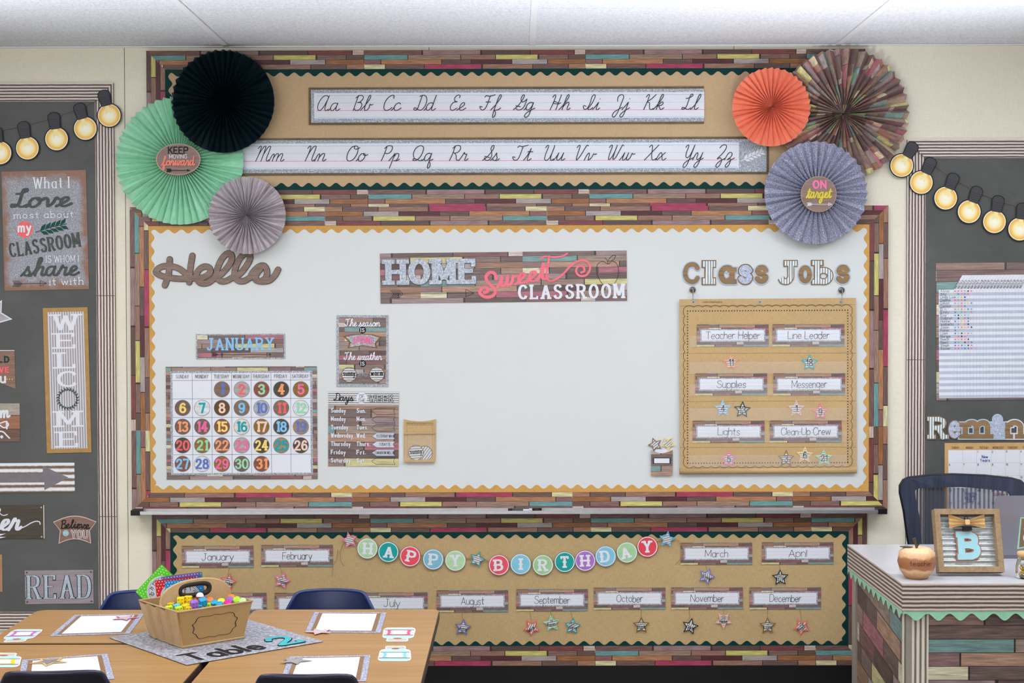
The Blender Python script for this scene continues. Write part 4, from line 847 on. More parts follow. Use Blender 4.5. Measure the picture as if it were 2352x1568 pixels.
b = S_.mb(); b.poly([(x, y + .6) for x, y in pen(.87)], 0.7); S_.part('card_face', b, GALV)
b = S_.mb(); text(b, 'SPRING', 0, -5, 16, w=2.0, serif=.7, fit=44, arc=3, z=1.0); S_.part('lettering', b, plain((238, 110, 158)))
def weather(word, px, py, Y, label, rot=0, r=17.6):
    W = Item('weather_card', label, 'card', px, py, Y, rot)
    b = W.mb(); b.disc(0, 0, r, 0.6, 0, 0); W.part('card_edge', b, plain((98, 76, 60)))
    b = W.mb(); b.disc(0, 0, r - 1.3, 0.8, None, 0, uv=lambda x, y: (x / 60, y / 5.4)); W.part('card_face', b, CORRS)
    if word:
        b = W.mb(); text(b, word, 0, -3, 13, w=1.9, serif=.5, fit=r * 1.5, z=1.1); W.part('lettering', b, BLACK)
    return W
weather('sunny', 802, 860, WB - 0.0016, 'round sunny card on the season chart')
weather('warm', 865.7, 859.4, WB - 0.0016, 'round warm card on the season chart')

# ------------------------------------------------------------------ days of the week chart
I = Item('days_chart', 'planked chart listing Days of the Week with abbreviations', 'chart', 834.8, 984.8, WB, -0.4)
b = I.mb(); b.rect(-81, -86, 81, 86, 0.8, 0, uv=uvp(1.75, 0.27, 0.35)); I.part('chart_board', b, PLANKS)
b = I.mb(); b.rect(-81, 53.5, 81, 86, 1.0, 0.85, uv=lambda x, y: (x / 60, y / 5.2)); I.part('corrugated_header', b, CORRS)
b = I.mb(); b.disc(-4, 71, 12.5, 1.3, None, 1)
text(b, 'Days', -46, 65, 17, w=1.2, cursive=True, slant=.15, fit=46, z=1.3); text(b, 'OF', -4, 71.5, 8, w=.8, z=1.6); text(b, 'THE', -4, 61.5, 8, w=.8, z=1.6)
text(b, 'WEEK', 41, 62, 17, w=2.9, m=0, z=1.3, fit=54, gap=3.6, cap=False); text(b, 'WEEK', 41, 62, 17, w=1.7, m=2, z=1.9, fit=54, gap=3.6, cap=False)
for i, (d, a) in enumerate((('Sunday', 'Sun.'), ('Monday', 'Mon.'), ('Tuesday', 'Tues.'), ('Wednesday', 'Wed.'), ('Thursday', 'Thurs.'), ('Friday', 'Fri.'), ('Saturday', 'Sat.'))):
    yy = 984.8 - (947.6 + 19.15 * i)
    text(b, d, -74, yy, 10.5, w=1.9, serif=.55, m=1, z=1.3, align='l', fit=5.6 * len(d) - 1); text(b, a, -15, yy, 10.5, w=1.9, serif=.55, m=1, z=1.3, align='l', fit=5 * len(a))
    if i not in (3, 4, 5): b.ribbon([(19, yy + 4), (30, yy + 11.5), (73, yy + 11.5), (69, yy + 4), (73, yy - 3.5), (30, yy - 3.5), (19, yy + 4)], .7, 1.1, None, 0, cap=False)
I.part('lettering', b, [BLACK, WHITE, plain((176, 180, 182))])
for i, s in ((3, 'YESTERDAY WAS'), (4, 'TODAY IS'), (5, 'TOMORROW WILL BE')):
    D = Item('arrow_card', 'grey arrow card reading %s on the days chart' % s, 'card', 880.5, 943.7 + 19.15 * i, WB - 0.0014, group='arrow cards on the days chart')
    P = [(-27, 0), (-16, 7.6), (27, 7.6), (23, 0), (27, -7.6), (-16, -7.6)]
    b = D.mb(); b.poly(P, 0.5, 0); D.part('card_edge', b, plain((120, 124, 132)))
    b = D.mb(); b.poly([(x * .94, y * .88) for x, y in P], 0.7); D.part('card_face', b, plain((202, 206, 220)))
    b = D.mb(); text(b, s, 3, -3.4, 7.2, w=1.1, serif=.3, fit=2.75 * len(s) + 3, z=0.9, sub=2); D.part('lettering', b, INK)

# ------------------------------------------------------------------ small canvas pouch
FILM = None
m_, N_, L_, B_ = nt('clear_vinyl_film')
B_.inputs['Base Color'].default_value = (0.95, 0.96, 0.97, 1); B_.inputs['Roughness'].default_value = 0.12; B_.inputs['Alpha'].default_value = 0.13; B_.inputs['Specular IOR Level'].default_value = 0.6
FILM = m_
def dotted(b, x0, y0, x1, y1, pitch, r, z, m=0):
    n = max(1, round(math.hypot(x1 - x0, y1 - y0) / pitch))
    for i in range(n + 1): b.disc(x0 + (x1 - x0) * i / n, y0 + (y1 - y0) * i / n, r, z, None, m, 8)
def scal_line(b, x0, y0, x1, y1, n, d, w, z, m=0):
    L = math.hypot(x1 - x0, y1 - y0); ux, uy = (x1 - x0) / L, (y1 - y0) / L; P = []
    for i in range(n * 8 + 1):
        t = i / (n * 8); q = d * abs(math.sin(t * n * math.pi)) ** .7; P.append((x0 + ux * L * t - uy * q, y0 + uy * L * t + ux * q))
    b.ribbon(P, w, z, None, m)
I = Item('canvas_pouch', 'small burlap pouch with clear pocket on the whiteboard', 'pouch', 964.5, 1012, WB)
b = I.mb()
n = 12; top = []
for i in range(n + 1):
    t = -1 + 2 * i / n; top.append((t * 37, 50 - 5 * (1 - t * t)))
b.poly([(-37, -44), (-34, -48), (34, -48), (36, -44)] + top[::-1], 4.0, 0); I.part('pouch_back', b, BURLAPC)
b = I.mb(); b.poly([(-36.5, 16), (36.5, 17), (36.5, 21), (-36.5, 20.5)], 12, 8); b.poly([(-37, -48), (35, -48), (35, -43), (-37, -43)], 14, 2); I.part('pocket_hem', b, BURLAPC)
b = I.mb(); b.poly([(-33, -43), (32, -43), (33, 17), (-33, 17)], 11.5); I.part('clear_pocket', b, FILM)
b = I.mb(); scal_line(b, 31, 39, -31, 39, 14, -3, .6, 4.3); dotted(b, -29, 37, 29, 37, 3, .7, 4.3); dotted(b, -29, 37, -29, -40, 3.1, .6, 4.3); dotted(b, 29, 37, 29, -40, 3.1, .6, 4.3); I.part('stitch_print', b, BLACK)
weather('sunny', 955.6, 1039, WB - 0.0085, 'round sunny card inside the clear pouch pocket', 4)
weather('', 976, 1041, WB - 0.0060, 'round striped card tucked behind the pouch sunny card', 55)

# ------------------------------------------------------------------ pocket chart
I = Item('pocket_chart', 'large burlap pocket chart of class jobs hanging on magnetic hooks', 'pocket chart', 1763.5, 887, -0.040)
PC = I
K = lambda x, y: I.L(x, y)
b = I.mb(); b.poly([K(1561, 687), K(1965.5, 684), K(1967, 1078), K(1562, 1080)], 0, -2.5); I.part('chart_fabric', b, BURLAPC)
b = I.mb(); b.tube([(K(1561, 1084)[0] * I.k, K(1561, 1084)[1] * I.k, 0), (K(1967, 1082)[0] * I.k, K(1967, 1082)[1] * I.k, 0)], 0.0125, n=14); b.k = 1
hem = MB(1); hem.tube([(K(1561, 1082)[0] * I.k, K(1561, 1082)[1] * I.k, -0.003), (K(1967, 1079.5)[0] * I.k, K(1967, 1079.5)[1] * I.k, -0.003)], 0.0125, n=14); hem.build('bottom_hem', BURLAPC, I.o)
b = I.mb(); b.poly([K(1561, 687), K(1965.5, 684), K(1966, 699), K(1561, 702)], 2, 0.1); I.part('top_hem', b, BURLAPC)
for yb, yt in ((797, 811), (908, 921), (1015, 1027)):
    b = I.mb(); b.poly([K(1561, yb), K(1966, yb - 1), K(1966, yt - 1), K(1561, yt)], 1.6, 0.1); I.part('pocket_hem', b, BURLAPC)
for yt, yb in ((771, 797), (831, 858), (882, 908), (937, 965), (990, 1015), (1045, 1072)):
    b = I.mb(); b.poly([K(1583, yb), K(1944, yb - 1), K(1944, yt - 1), K(1583, yt)], 9.0); I.part('clear_pocket', b, FILM)
b = I.mb()
for (a, c, n, d) in (((1573, 705.5), (1953, 703), 19, 4), ((1953, 1068), (1573, 1070), 19, 4), ((1573, 1070), (1573, 705.5), 18, 4), ((1953, 703), (1953, 1068), 18, 4)):
    p, q = K(*a), K(*c); scal_line(b, p[0], p[1], q[0], q[1], n, d, .9, 2.3)
for a, c in (((1579, 714), (1947, 712)), ((1579, 1063.5), (1947, 1061.5)), ((1579, 714), (1579, 1063)), ((1947, 712), (1947, 1061))):
    p, q = K(*a), K(*c); dotted(b, p[0], p[1], q[0], q[1], 6.3, 1.35, 2.3)
I.part('scalloped_print', b, BLACK)
b = I.mb(); p = K(1636, 693.5); text(b, 'Teacher Created Resources', p[0], p[1] - 1.5, 4, w=.9, z=2.4, fit=46, sub=2); I.part('lettering', b, BLACK)
for gx in (1592.4, 1745, 1931):
    b = I.mb(); p = K(gx, 693.6); b.annulus(p[0], p[1], 2, 4.6, 2.6); b.disc(p[0], p[1], 2.2, 2.4, None, 1); I.part('grommet', b, [ALU, plain((120, 110, 100))])
def crd(px, py, s, label, group, Y, rot=0.0, fit=None):
    I = Item('name_card', label, 'label card', px, py, Y, rot, group=group)
    b = I.mb(); b.rect(-82.5, -25.5, 82.5, 25.5, 0.5, 0, uv=uvp(0.6, 0.55, 0.43)); I.part('card_board', b, PLANKS)
    b = I.mb(); b.rect(-74.5, -14.8, 74.5, 14.8, 0.7, 0.52); I.part('galvanized_edge', b, GALV)
    b = I.mb(); b.rect(-71.5, -12, 71.5, 12, 0.9, 0.72); I.part('writing_area', b, WHITE)
    b = I.mb(); b.rect(-71, 3.6, 71, 4, 1.05, None, 1); b.rect(-71, -4, 71, -3.6, 1.05, None, 1)
    if s: text(b, s, 0, -8, 17, w=.62, z=1.15, jitter=.35, fit=fit, slant=.04, gap=1.2)
    I.part('lettering', b, [INK, plain((190, 202, 214))])
    return I
for x, y, s, f in ((1683, 770, 'Teacher Helper', 124), (1857, 769.5, 'Line Leader', 95), (1679.5, 882, 'Supplies', 66), (1858.5, 882, 'Messenger', 80), (1673.5, 991, 'Lights', 50), (1850.5, 990.5, 'Clean-Up Crew', 113)):
    crd(x, y, s, 'planked label card reading %s in the pocket chart' % s, 'job cards in the pocket chart', -0.0425, .1, f)
def star(px, py, R, colr, Y, rot, label, group, word=None, num=None, srot=None, name='star_tag', hang=None, cat='star tag'):
    I = Item(name, label, cat, px, py, Y, 0, group=group)
    b = I.mb(); b.poly(starpts(R, R * .47, rot), 0.9, 0); I.part('star_edge', b, plain(colr))
    sr = math.radians(rot if srot is None else srot)
    b = I.mb(); b.poly(starpts(R * .76, R * .76 * .45, rot), 1.1, None, 0, uv=lambda x, y: ((x * math.cos(sr) + y * math.sin(sr)) / 60, (-x * math.sin(sr) + y * math.cos(sr)) / 4.7)); I.part('star_face', b, CORRS)
    if word or num:
        b = I.mb()
        if num: text(b, num, 0, -R * .32 if not word else R * .12, R * (.66 if not word else .3), w=1.1, z=1.4, sub=3)
        if word: text(b, word, 0, -R * .3, R * .38, w=1.3, z=1.4, fit=R * .85, sub=2, rot=rot if abs(rot) < 36 else 0)
        I.part('lettering', b, BLACK)
    if hang:
        b = MB(1); p = I.L(*hang); k = I.k
        b.tube([(0, R * .75 * k, 0), (p[0] * k * .4 - .001, (R + p[1]) / 2 * k, .002), (p[0] * k, p[1] * k, .001)], 0.0009, n=5); b.build('string', plain((150, 118, 84)), I.o)
    return I
gp = 'student number stars in the pocket chart'
for x, y, c, nm, n, r in ((1679, 832, (240, 146, 116), 'coral', '11', 2), (1859, 833, (40, 168, 182), 'teal', '18', -2), (1660.4, 938, (146, 200, 238), 'light blue', '4', 2), (1705, 941, (16, 62, 56), 'dark green', '13', -3),
        (1829, 938, (226, 186, 182), 'pale pink', '1', 0), (1884, 946, (240, 120, 136), 'coral pink', '9', 2), (1674, 1054, (236, 124, 178), 'bright pink', '5', 0), (1805.7, 1053, (140, 108, 72), 'brown', '3', 0), (1848.5, 1045, (244, 210, 128), 'yellow', '6', -2), (1892.5, 1051.5, (162, 216, 180), 'mint green', '21', 2)):
    star(x, y, 20.5, c, -0.0425, r, '%s edged paper star numbered %s in the pocket chart' % (nm, n), gp, None, n)
# magnetic hooks
for hx, hy, gx, nm in ((1590.5, 665, 1592.4, 'C of Class'), (1932, 666, 1931, 's of Jobs')):
    H = Item('magnetic_hook', 'round silver magnetic hook below the letter %s' % nm, 'hook', hx, hy, WB)
    b = MB(1, tf=lambda x, y, z: (x, y, z)); b.lathe([(0.012, 0.0), (0.0125, 0.003), (0.0125, 0.008), (0.010, 0.010), (0.003, 0.011)], n=24); H.part('magnet_base', b, plain((130, 128, 126), 0.25, 0.9))
    b = MB(1); pts = [(0, 0.004 - 0.0, 0.010), (0, 0.0, 0.022), (0, -0.012, 0.024), (0, -0.02, 0.018), (0, -0.022, 0.008)]
    b.tube(catmull3(pts) if False else pts, 0.0013); H.part('hook_wire', b, ALU)
    b = MB(1)
    for i in range(4):
        cy = -0.018 - i * 0.0072
        ringp = [(0.0028 * math.cos(t * math.pi / 6) * (1 if i % 2 else .35), cy + 0.0048 * math.sin(t * math.pi / 6), 0.016 + 0.0028 * math.cos(t * math.pi / 6) * (.35 if i % 2 else 1)) for t in range(12)]
        b.tube(ringp, 0.0008, closed=True, n=5)
    H.part('chain', b, ALU)
# library pocket with spare stars
star(1505, 1021, 17.5, (128, 96, 62), WB - 0.004, 20, 'brown edged paper star in the small planked pocket', 'spare stars in the paper pocket', srot=40)
star(1535, 1018, 17.5, (240, 208, 122), WB - 0.0055, -34, 'yellow edged paper star in the small planked pocket', 'spare stars in the paper pocket', srot=40)
I = Item('library_pocket', 'small planked paper pocket left of the pocket chart', 'paper pocket', 1519.5, 1061, WB)
b = I.mb(); b.poly([(-25, -30), (25, -30), (25, 30), (-25, 30)], 1, 0); I.part('pocket_back', b, WHITE)
b = I.mb(); arc = [(-25 + 50 * i / 10, 29 - 8 * math.sin(math.pi * i / 10)) for i in range(11)]
b.poly([(-25, -30), (25, -30)] + arc[::-1], 9, 8, uv=uvp(1.2, 0.2, 0.1)); I.part('pocket_front', b, PLANKS)
b = I.mb(); b.rect(-21, -3.5, 21, 11, 9.5, None, 1); b.rect(-17.5, -1.8, 17.5, 9.2, 9.7, None, 0); I.part('label_plate', b, [WHITE, plain((52, 60, 66))])
# ------------------------------------------------------------------ lower board contents
gm = 'month cards on the birthday board'
CARDY = -0.0145
for x, y, s, f, wh in ((500, 1278, 'January', 73, 'January'), (682.5, 1276, 'February', 68, 'February'), (1645.5, 1271, 'March', 52, 'March'), (1832, 1270, 'April', 41, 'April'),
        (530, 1386, 'May', 36, 'May behind the basket'), (713, 1386, 'June', 40, 'June behind the chair'), (900, 1385, 'July', 37, 'July'), (1085, 1380, 'August', 52, 'August'), (1268, 1377.5, 'September', 81, 'September'), (1446, 1374, 'October', 60, 'October'), (1624, 1373.5, 'November', 76, 'November'), (1803.5, 1373.5, 'December', 72, 'December')):
    I = crd(x, y, s, 'planked month card reading %s on the birthday board' % wh, gm, CARDY, .15, f)
gs = 'birthday name stars hanging from the month cards'
for x, y, c, nm, r, w, n, hx, hy, mon, sr in (
    (524, 1336, (226, 96, 96), 'red', -14, 'Jackie', '12', 528, 1304, 'January', -14), (648, 1333, (236, 120, 168), 'pink', -16, 'Jason', '7', 644, 1302, 'February', 16),
    (1623, 1323, (112, 122, 200), 'periwinkle blue', -22, 'Emily', '', 1621, 1297, 'March', 80), (1792, 1326, (14, 50, 46), 'dark green', 2, 'Eli', '9', 1789, 1295, 'April', 84),
    (1063, 1441, (96, 106, 180), 'blue', -8, 'Amy', '', 1062, 1408, 'August', -8), (1221, 1441, (236, 92, 98), 'red', 34, 'Cindy Lou', '', 1217, 1404, 'September, at its start', 66),
    (1267, 1431, (138, 214, 178), 'mint green', 8, 'Karen', '14', 1265, 1404, 'September, in its middle', 12), (1315, 1438, (38, 158, 172), 'teal', -6, 'Alina', '26', 1310, 1403, 'September, at its end', 30),
    (1473, 1436, (122, 92, 46), 'brown', 0, 'Steph', '21', 1473, 1400, 'October', 0), (1585, 1438, (14, 40, 38), 'dark green', -14, 'Gabriel', '', 1583, 1400, 'November, at its start', 72),
    (1662, 1424, (234, 172, 168), 'pale pink', 36, 'Hunter', '26', 1664, 1399, 'November, at its end', 0), (1763, 1437, (128, 98, 54), 'brown', 0, 'Liam', '12', 1763, 1400, 'December, at its start', 0), (1841, 1439, (248, 104, 108), 'coral red', 30, 'Reed', '24', 1837, 1398, 'December, at its end', 45)):
    star(x, y, 20.5, c, -0.019, r, '%s edged striped star hanging below %s' % (nm, mon), gs, w, n or None, srot=sr, hang=(hx, hy))
# loose string beside the hidden January star
# birthday garland
I = Item('birthday_garland', 'HAPPY BIRTHDAY garland of round letter discs and stars on twine', 'garland', 1168, 1290, -0.020)
discs = [('H', 844, 1259, (178, 214, 168), 3), ('A', 892, 1267, (16, 162, 158), 5), ('P', 942, 1277, (236, 78, 96), 12), ('P', 995, 1284, (126, 188, 212), 4), ('Y', 1046, 1287, (182, 218, 170), -2), ('B', 1146, 1297, (232, 84, 102), -3),
         ('I', 1196, 1295, (130, 200, 222), 0), ('R', 1247, 1297, (160, 204, 150), 0), ('T', 1297, 1290, (20, 160, 152), -1), ('H', 1344, 1287, (170, 114, 196), -2), ('D', 1391, 1277, (130, 198, 224), -6), ('A', 1440, 1268, (166, 210, 158), -14), ('Y', 1487, 1255, (228, 70, 86), -3)]
wl_ = [(803, 1240)] + [(d[1], d[2] - 6) for d in discs[:5]] + [(1096, 1284)] + [(d[1], d[2] - 6) for d in discs[5:]] + [(1532, 1238)]
b = MB(1); P = [I.L(*q) for q in wl_]; P = [(p[0] * I.k, p[1] * I.k, -0.002) for p in P]; b.tube(P, 0.0011, n=6); I.part('twine', b, plain((158, 126, 88)))
for pts in ([(800, 1243), (787, 1250), (781, 1268), (783, 1290), (790, 1300)], [(776, 1262), (773, 1285), (766, 1296), (763, 1310), (763, 1325)], [(1540, 1238), (1556, 1240), (1567, 1255), (1569, 1272), (1562, 1285), (1552, 1296)]):
    b = MB(1); P = [I.L(*q) for q in pts]; b.tube([(p[0] * I.k, p[1] * I.k, -0.001) for p in P], 0.0010, n=5); I.part('twine_end', b, plain((158, 126, 88)))
for i, (ch, x, y, c, r) in enumerate(discs):
    p = I.L(x, y); b = I.mb(); z = 1.5 * (i % 2)
    dk = tuple(int(q * .82) for q in c)
    b.disc(0, 0, 24, 0.8 + z, z, 1, 40); b.annulus(0, 0, 21, 23, 1.0 + z, 2)
    b.m = [0 if False else q for q in b.m]
    b.disc(0, 0, 23.2, 0.9 + z, None, 0, 40)
    d = I.part('letter_disc', b, [plain(c), plain(dk), WHITE]); d.location = (p[0] * I.k, p[1] * I.k, 0)
    b = I.mb(); text(b, ch, 0, -13.5, 27, w=2.2, serif=1.0, spur=True, contrast=.3, fit=15 if ch != 'I' else None, z=1.4 + z, rot=-r, cap=False); b.build('lettering', WHITE, d)
for x, y, c, r, sr in ((803, 1240, (232, 112, 160), 12, -14), (1096, 1284, (24, 152, 152), -20, -18), (1532, 1238, (96, 178, 232), -8, 16)):
    p = I.L(x, y); b = I.mb(); b.poly(starpts(20, 9.6, r), 3.4, 2.4); s_ = I.part('star', b, plain(c)); s_.location = (p[0] * I.k, p[1] * I.k, 0)
    q = math.radians(sr); b = I.mb(); b.poly(starpts(15.4, 7.2, r), 3.7, None, 0, uv=lambda x, y: ((x * math.cos(q) + y * math.sin(q)) / 60, (-x * math.sin(q) + y * math.cos(q)) / 4.7)); b.build('star_face', CORRS, s_)

# ------------------------------------------------------------------ paper bulb garlands
m_, N_, L_, B_ = nt('bulb_glow_print')
tc_ = N_.new('ShaderNodeTexCoord').outputs['UV']; gr = N_.new('ShaderNodeTexGradient'); gr.gradient_type = 'SPHERICAL'; L_.new(tc_, gr.inputs[0])
L_.new(ramp(N_, L_, gr.outputs['Fac'], [(0.0, C(246, 190, 92)), (0.16, C(244, 192, 88)), (0.36, C(252, 226, 150)), (0.6, C(253, 246, 214)), (1.0, C(255, 252, 236))]), B_.inputs['Base Color']); B_.inputs['Roughness'].default_value = .5
BULB = m_
def bulbs(label, lst, cord, Y):
    I = Item('bulb_garland', label, 'garland', lst[len(lst) // 2][0], lst[len(lst) // 2][1], Y, group='paper light bulb garlands on the side boards')
    b = MB(1); P = [I.L(*q) for q in cord]; b.tube([(p[0] * I.k, p[1] * I.k, -0.001) for p in P], 0.0012, n=6); I.part('cord', b, plain((122, 104, 78)))
    for gx, gy, sx, sy in lst:
        g = I.L(gx, gy); t = I.L(sx, sy); a = math.atan2(t[1] - g[1], t[0] - g[0]) - math.pi / 2; D = math.hypot(t[0] - g[0], t[1] - g[1])
        R = 26.6
        def prof(R, sw, e, tp, n=30):
            a0 = math.asin(min(1, sw / R)); P = [(R * math.sin(a0 + (2 * math.pi - 2 * a0) * i / n), R * math.cos(a0 + (2 * math.pi - 2 * a0) * i / n)) for i in range(n + 1)]
            return P
        out = prof(R + 1.8, 12.5, 0, 0); o2 = [(-15, D - 8), (-13.5, D), (-8, D + 4.5), (0, D + 6), (8, D + 4.5), (13.5, D), (15, D - 8)]
        b = I.mb(); b.poly(out + o2, 0.8, 0); blb = I.part('bulb', b, plain((20, 32, 34)))
        blb.location = (g[0] * I.k, g[1] * I.k, 0); blb.rotation_euler = (0, 0, a)
        b = I.mb(); b.disc(0, 0, R - .6, 1.0, None, 1, 40); b.disc(0, 0, R - 2.4, 1.2, None, 0, 40, uv=lambda x, y: (x / (R - 2), y / (R - 2)))
        b.poly([(-9.5, 23), (9.5, 23), (5, 28), (-5, 28)], 1.25, None, 2); b.poly([(-4, 24), (4, 24), (7, 3), (0, 8), (-7, 3)], 1.35, None, 3)
        b.build('glass_print', [BULB, plain((250, 240, 215)), plain((246, 186, 70)), plain((254, 236, 170))], blb)
        b = I.mb(); b.poly([(-10.5, 22.5), (-11, 30), (-12, 40), (-13, D - 8), (-11.5, D - 1), (-6, D + 3), (0, D + 4), (6, D + 3), (11.5, D - 1), (13, D - 8), (12, 40), (11, 30), (10.5, 22.5)], 1.6, 1.3, 0)
        b.build('socket_print', plain((70, 68, 74)), blb)
        b = I.mb()
        for q in range(5): yy = 26 + q * (D - 32) / 5; b.ribbon([(-10.5 - q * .4, yy), (0, yy - 2), (10.5 + q * .4, yy)], 1.0, 1.8, cap=False)
        b.build('thread_print', plain((50, 49, 54)), blb)
bulbs('paper light bulb garland across the board with the WELCOME sign', [(0, 351, -10, 296), (63, 340, 53, 284), (130, 319, 123, 263), (196, 295, 181, 242), (251, 265, 237, 212)], [(-60, 305), (-6, 300), (53, 289), (125, 270), (184, 247), (238, 224)], -0.018)
bulbs('paper light bulb garland on the board behind the desk', [(2071, 380, 2099, 332), (2116, 419, 2140, 367), (2172, 455, 2192, 403), (2226, 486, 2246, 433), (2284, 509, 2294, 454), (2342, 526, 2350, 471), (2398, 540, 2404, 484)], [(2098, 340), (2140, 375), (2193, 411), (2246, 441), (2296, 461), (2350, 478), (2460, 500)], -0.018)

# ------------------------------------------------------------------ signs on the left board
SY = -0.0115
RUST = None
m_, N_, L_, B_ = nt('rusted_galvanized_print')
tc_ = N_.new('ShaderNodeTexCoord'); g_ = tc_.outputs['Object']
f_ = noise(N_, L_, g_, 220, 5, .75); base_ = ramp(N_, L_, f_, [(.36, C(118, 120, 132)), (.52, C(150, 152, 162)), (.7, C(206, 208, 218))])
sp = N_.new('ShaderNodeSeparateXYZ'); L_.new(tc_.outputs['UV'], sp.inputs[0])
ex = math_n(N_, L_, 'MAXIMUM', math_n(N_, L_, 'ABSOLUTE', sp.outputs[0]), math_n(N_, L_, 'ADD', math_n(N_, L_, 'MULTIPLY', math_n(N_, L_, 'ABSOLUTE', sp.outputs[1]), 1.0), 0.02))
ex = math_n(N_, L_, 'ADD', ex, math_n(N_, L_, 'MULTIPLY', math_n(N_, L_, 'SUBTRACT', noise(N_, L_, g_, 22, 4), .5), .45))
L_.new(mixc(N_, L_, ramp(N_, L_, ex, [(.8, (0, 0, 0, 1)), (.98, (1, 1, 1, 1))]), base_, C(138, 100, 78)), B_.inputs['Base Color']); B_.inputs['Roughness'].default_value = .5
RUST = m_
DKG = grain_mat('dark_letter_print', (44, 50, 48), (84, 90, 88), (60, 200, 1))
I = Item('quote_sign', 'rust edged metal print sign reading What I Love most about my CLASSROOM', 'sign', 104, 529, SY, 1.0)
b = I.mb(); b.rect(-97, -136.5, 97, 136.5, 0.8, 0, uv=lambda x, y: (x / 97, y / 136.5)); I.part('sign_board', b, RUST)
b = I.mb()
q = lambda px, py: (px - 104, 529 - py)
text(b, 'What I', *q(121, 433), 26, w=1.3, serif=.7, contrast=.7, fit=80, m=0)
text(b, 'Loνe', *q(95, 474), 40, w=2.0, cursive=True, slant=.2, contrast=.4, fit=140, m=1, z=.8)
text(b, 'most about', *q(102, 501), 16, w=1.0, serif=.5, fit=136, m=0)
b.disc(*q(57, 526), 19, .9, None, 2); text(b, 'my', *q(57, 531), 20, w=2.2, fit=28, m=0, z=1.2)
p = q(82, 533); sprig(b, p[0], p[1], 74, 14, 5, 18, 3, .9, 1.6)
text(b, 'CLASSROOM', *q(104, 579), 34, w=1.9, serif=.7, contrast=.3, fit=160, rot=8, m=1, z=.8)
text(b, 'IS WHOM I', *q(142, 603), 16, w=1.0, serif=.3, fit=74, m=0)
text(b, 'share', *q(112, 632), 40, w=1.5, cursive=True, slant=.2, contrast=.3, fit=132, m=1, z=.8)
arrow(b, q(27, 0)[0], q(104, 0)[0], q(0, 650)[1], 9, 1.0, 4, .9)
text(b, 'it with', *q(150, 655), 17, w=1.0, serif=.5, fit=76, m=0)
I.part('lettering', b, [WHITE, DKG, plain((238, 108, 112)), plain((6, 70, 64)), INK])
WOODF = grain_mat('tan_wood_frame_print', (160, 122, 66), (186, 148, 90), (200, 200, 1))
I = Item('welcome_sign', 'tall wood framed corrugated sign reading WELCOME downward', 'sign', 154.5, 873, SY, 1.1)
b = I.mb(); b.ring(-51.5, -167, 51.5, 167, 9.5, 1.5, 0); I.part('frame', b, WOODF)
b = I.mb(); b.rect(-42, -157.5, 42, 157.5, 0.8, 0, uv=lambda x, y: (x / 5.7, y / 60)); I.part('sign_board', b, corr_mat('corrugated_upright_print', 1, (150, 140, 142), (204, 204, 212), (170, 162, 164), 0))
b = I.mb()
for ch, cy, h, fw in (('W', 739, 36, 50), ('E', 782, 36, 36), ('L', 827, 37, 34), ('C', 870, 36, 38), ('M', 962, 37, 44), ('E', 1009, 37, 36)): text(b, ch, 0, 873 - cy - h / 2, h, w=2.5, serif=1.0, contrast=.62, fit=fw, m=0, z=1.1)
for i in range(22):
    a = 2 * math.pi * i / 22; x, y = 22 * math.cos(a), -43 + 22 * math.sin(a); c, s = math.cos(a + 1.2), math.sin(a + 1.2)
    for sg in (1, -1): c2, s2 = math.cos(a + math.pi / 2 + sg * .6), math.sin(a + math.pi / 2 + sg * .6); b.poly([(x, y), (x + 4 * c2 - 1.4 * s2, y + 4 * s2 + 1.4 * c2), (x + 8 * c2, y + 8 * s2), (x + 4 * c2 + 1.2 * s2, y + 4 * s2 - 1.2 * c2)], 1.0 + .004 * i, None, 1)
b.annulus(0, -43, 21.4, 22.6, .95, 1)
I.part('lettering', b, [WHITE, plain((20, 56, 50))])
I = Item('star_cutout', 'white edged grey star cutout at the board edge', 'star cutout', -14, 727, SY, 0)
b = I.mb(); b.poly(starpts(43, 20, 46), 0.8, 0); I.part('star_edge', b, WHITE)
b = I.mb(); b.poly(starpts(37, 17, 46), 1.0); I.part('star_face', b, grain_mat('grey_star_print', (150, 142, 150), (186, 180, 188), (30, 200, 1)))
SIGNW = grain_mat('brown_sign_print', (116, 86, 76), (158, 124, 110), (20, 300, 1))
I = Item('pennant_sign', 'brown wood print pennant sign ending in LD VE and u', 'sign', -40, 845, SY, 0)
b = I.mb(); b.poly([(-90, 41), (74, 41), (75.5, -48), (40, -34), (-90, -34)], 0.8, 0); I.part('sign_board', b, SIGNW)
b = I.mb(); text(b, 'LD', 49, 12, 16, w=2.4, serif=.6, fit=22, m=0, z=1.2); text(b, 'VE', 50, -11, 14, w=2.4, serif=.6, fit=20, m=1, z=1.2); text(b, 'u', 47, -33, 22, w=1.9, m=2, z=1.2, fit=10)
for x in (56, 62, 68): b.disc(x, -26, 1.6, 1.2, None, 3, 10)
b.rect(-90, 39.5, 74, 41, 1.0, None, 2)
I.part('lettering', b, [plain((14, 62, 54)), plain((240, 100, 108)), WHITE, plain((220, 180, 70))])
I = Item('plank_sign', 'three plank wood sign with white script at the board edge', 'sign', -50, 970, SY, 0)
for i, (y1, y0, c) in enumerate(((44, 17, ((140, 130, 120), (190, 180, 168))), (16, -15, ((138, 92, 68), (170, 122, 96))), (-16, -44, ((92, 70, 60), (130, 102, 90))))):
    b = I.mb(); b.rect(-90, y0, 96, y1, 0.9, 0); I.part('plank', b, grain_mat('sign_plank_%d' % i, c[0], c[1], (18, 320, 1)))
b = I.mb(); text(b, 'm', 60, 12, 30, w=1.8, cursive=True, contrast=.4, fit=26, m=0, z=1.3)
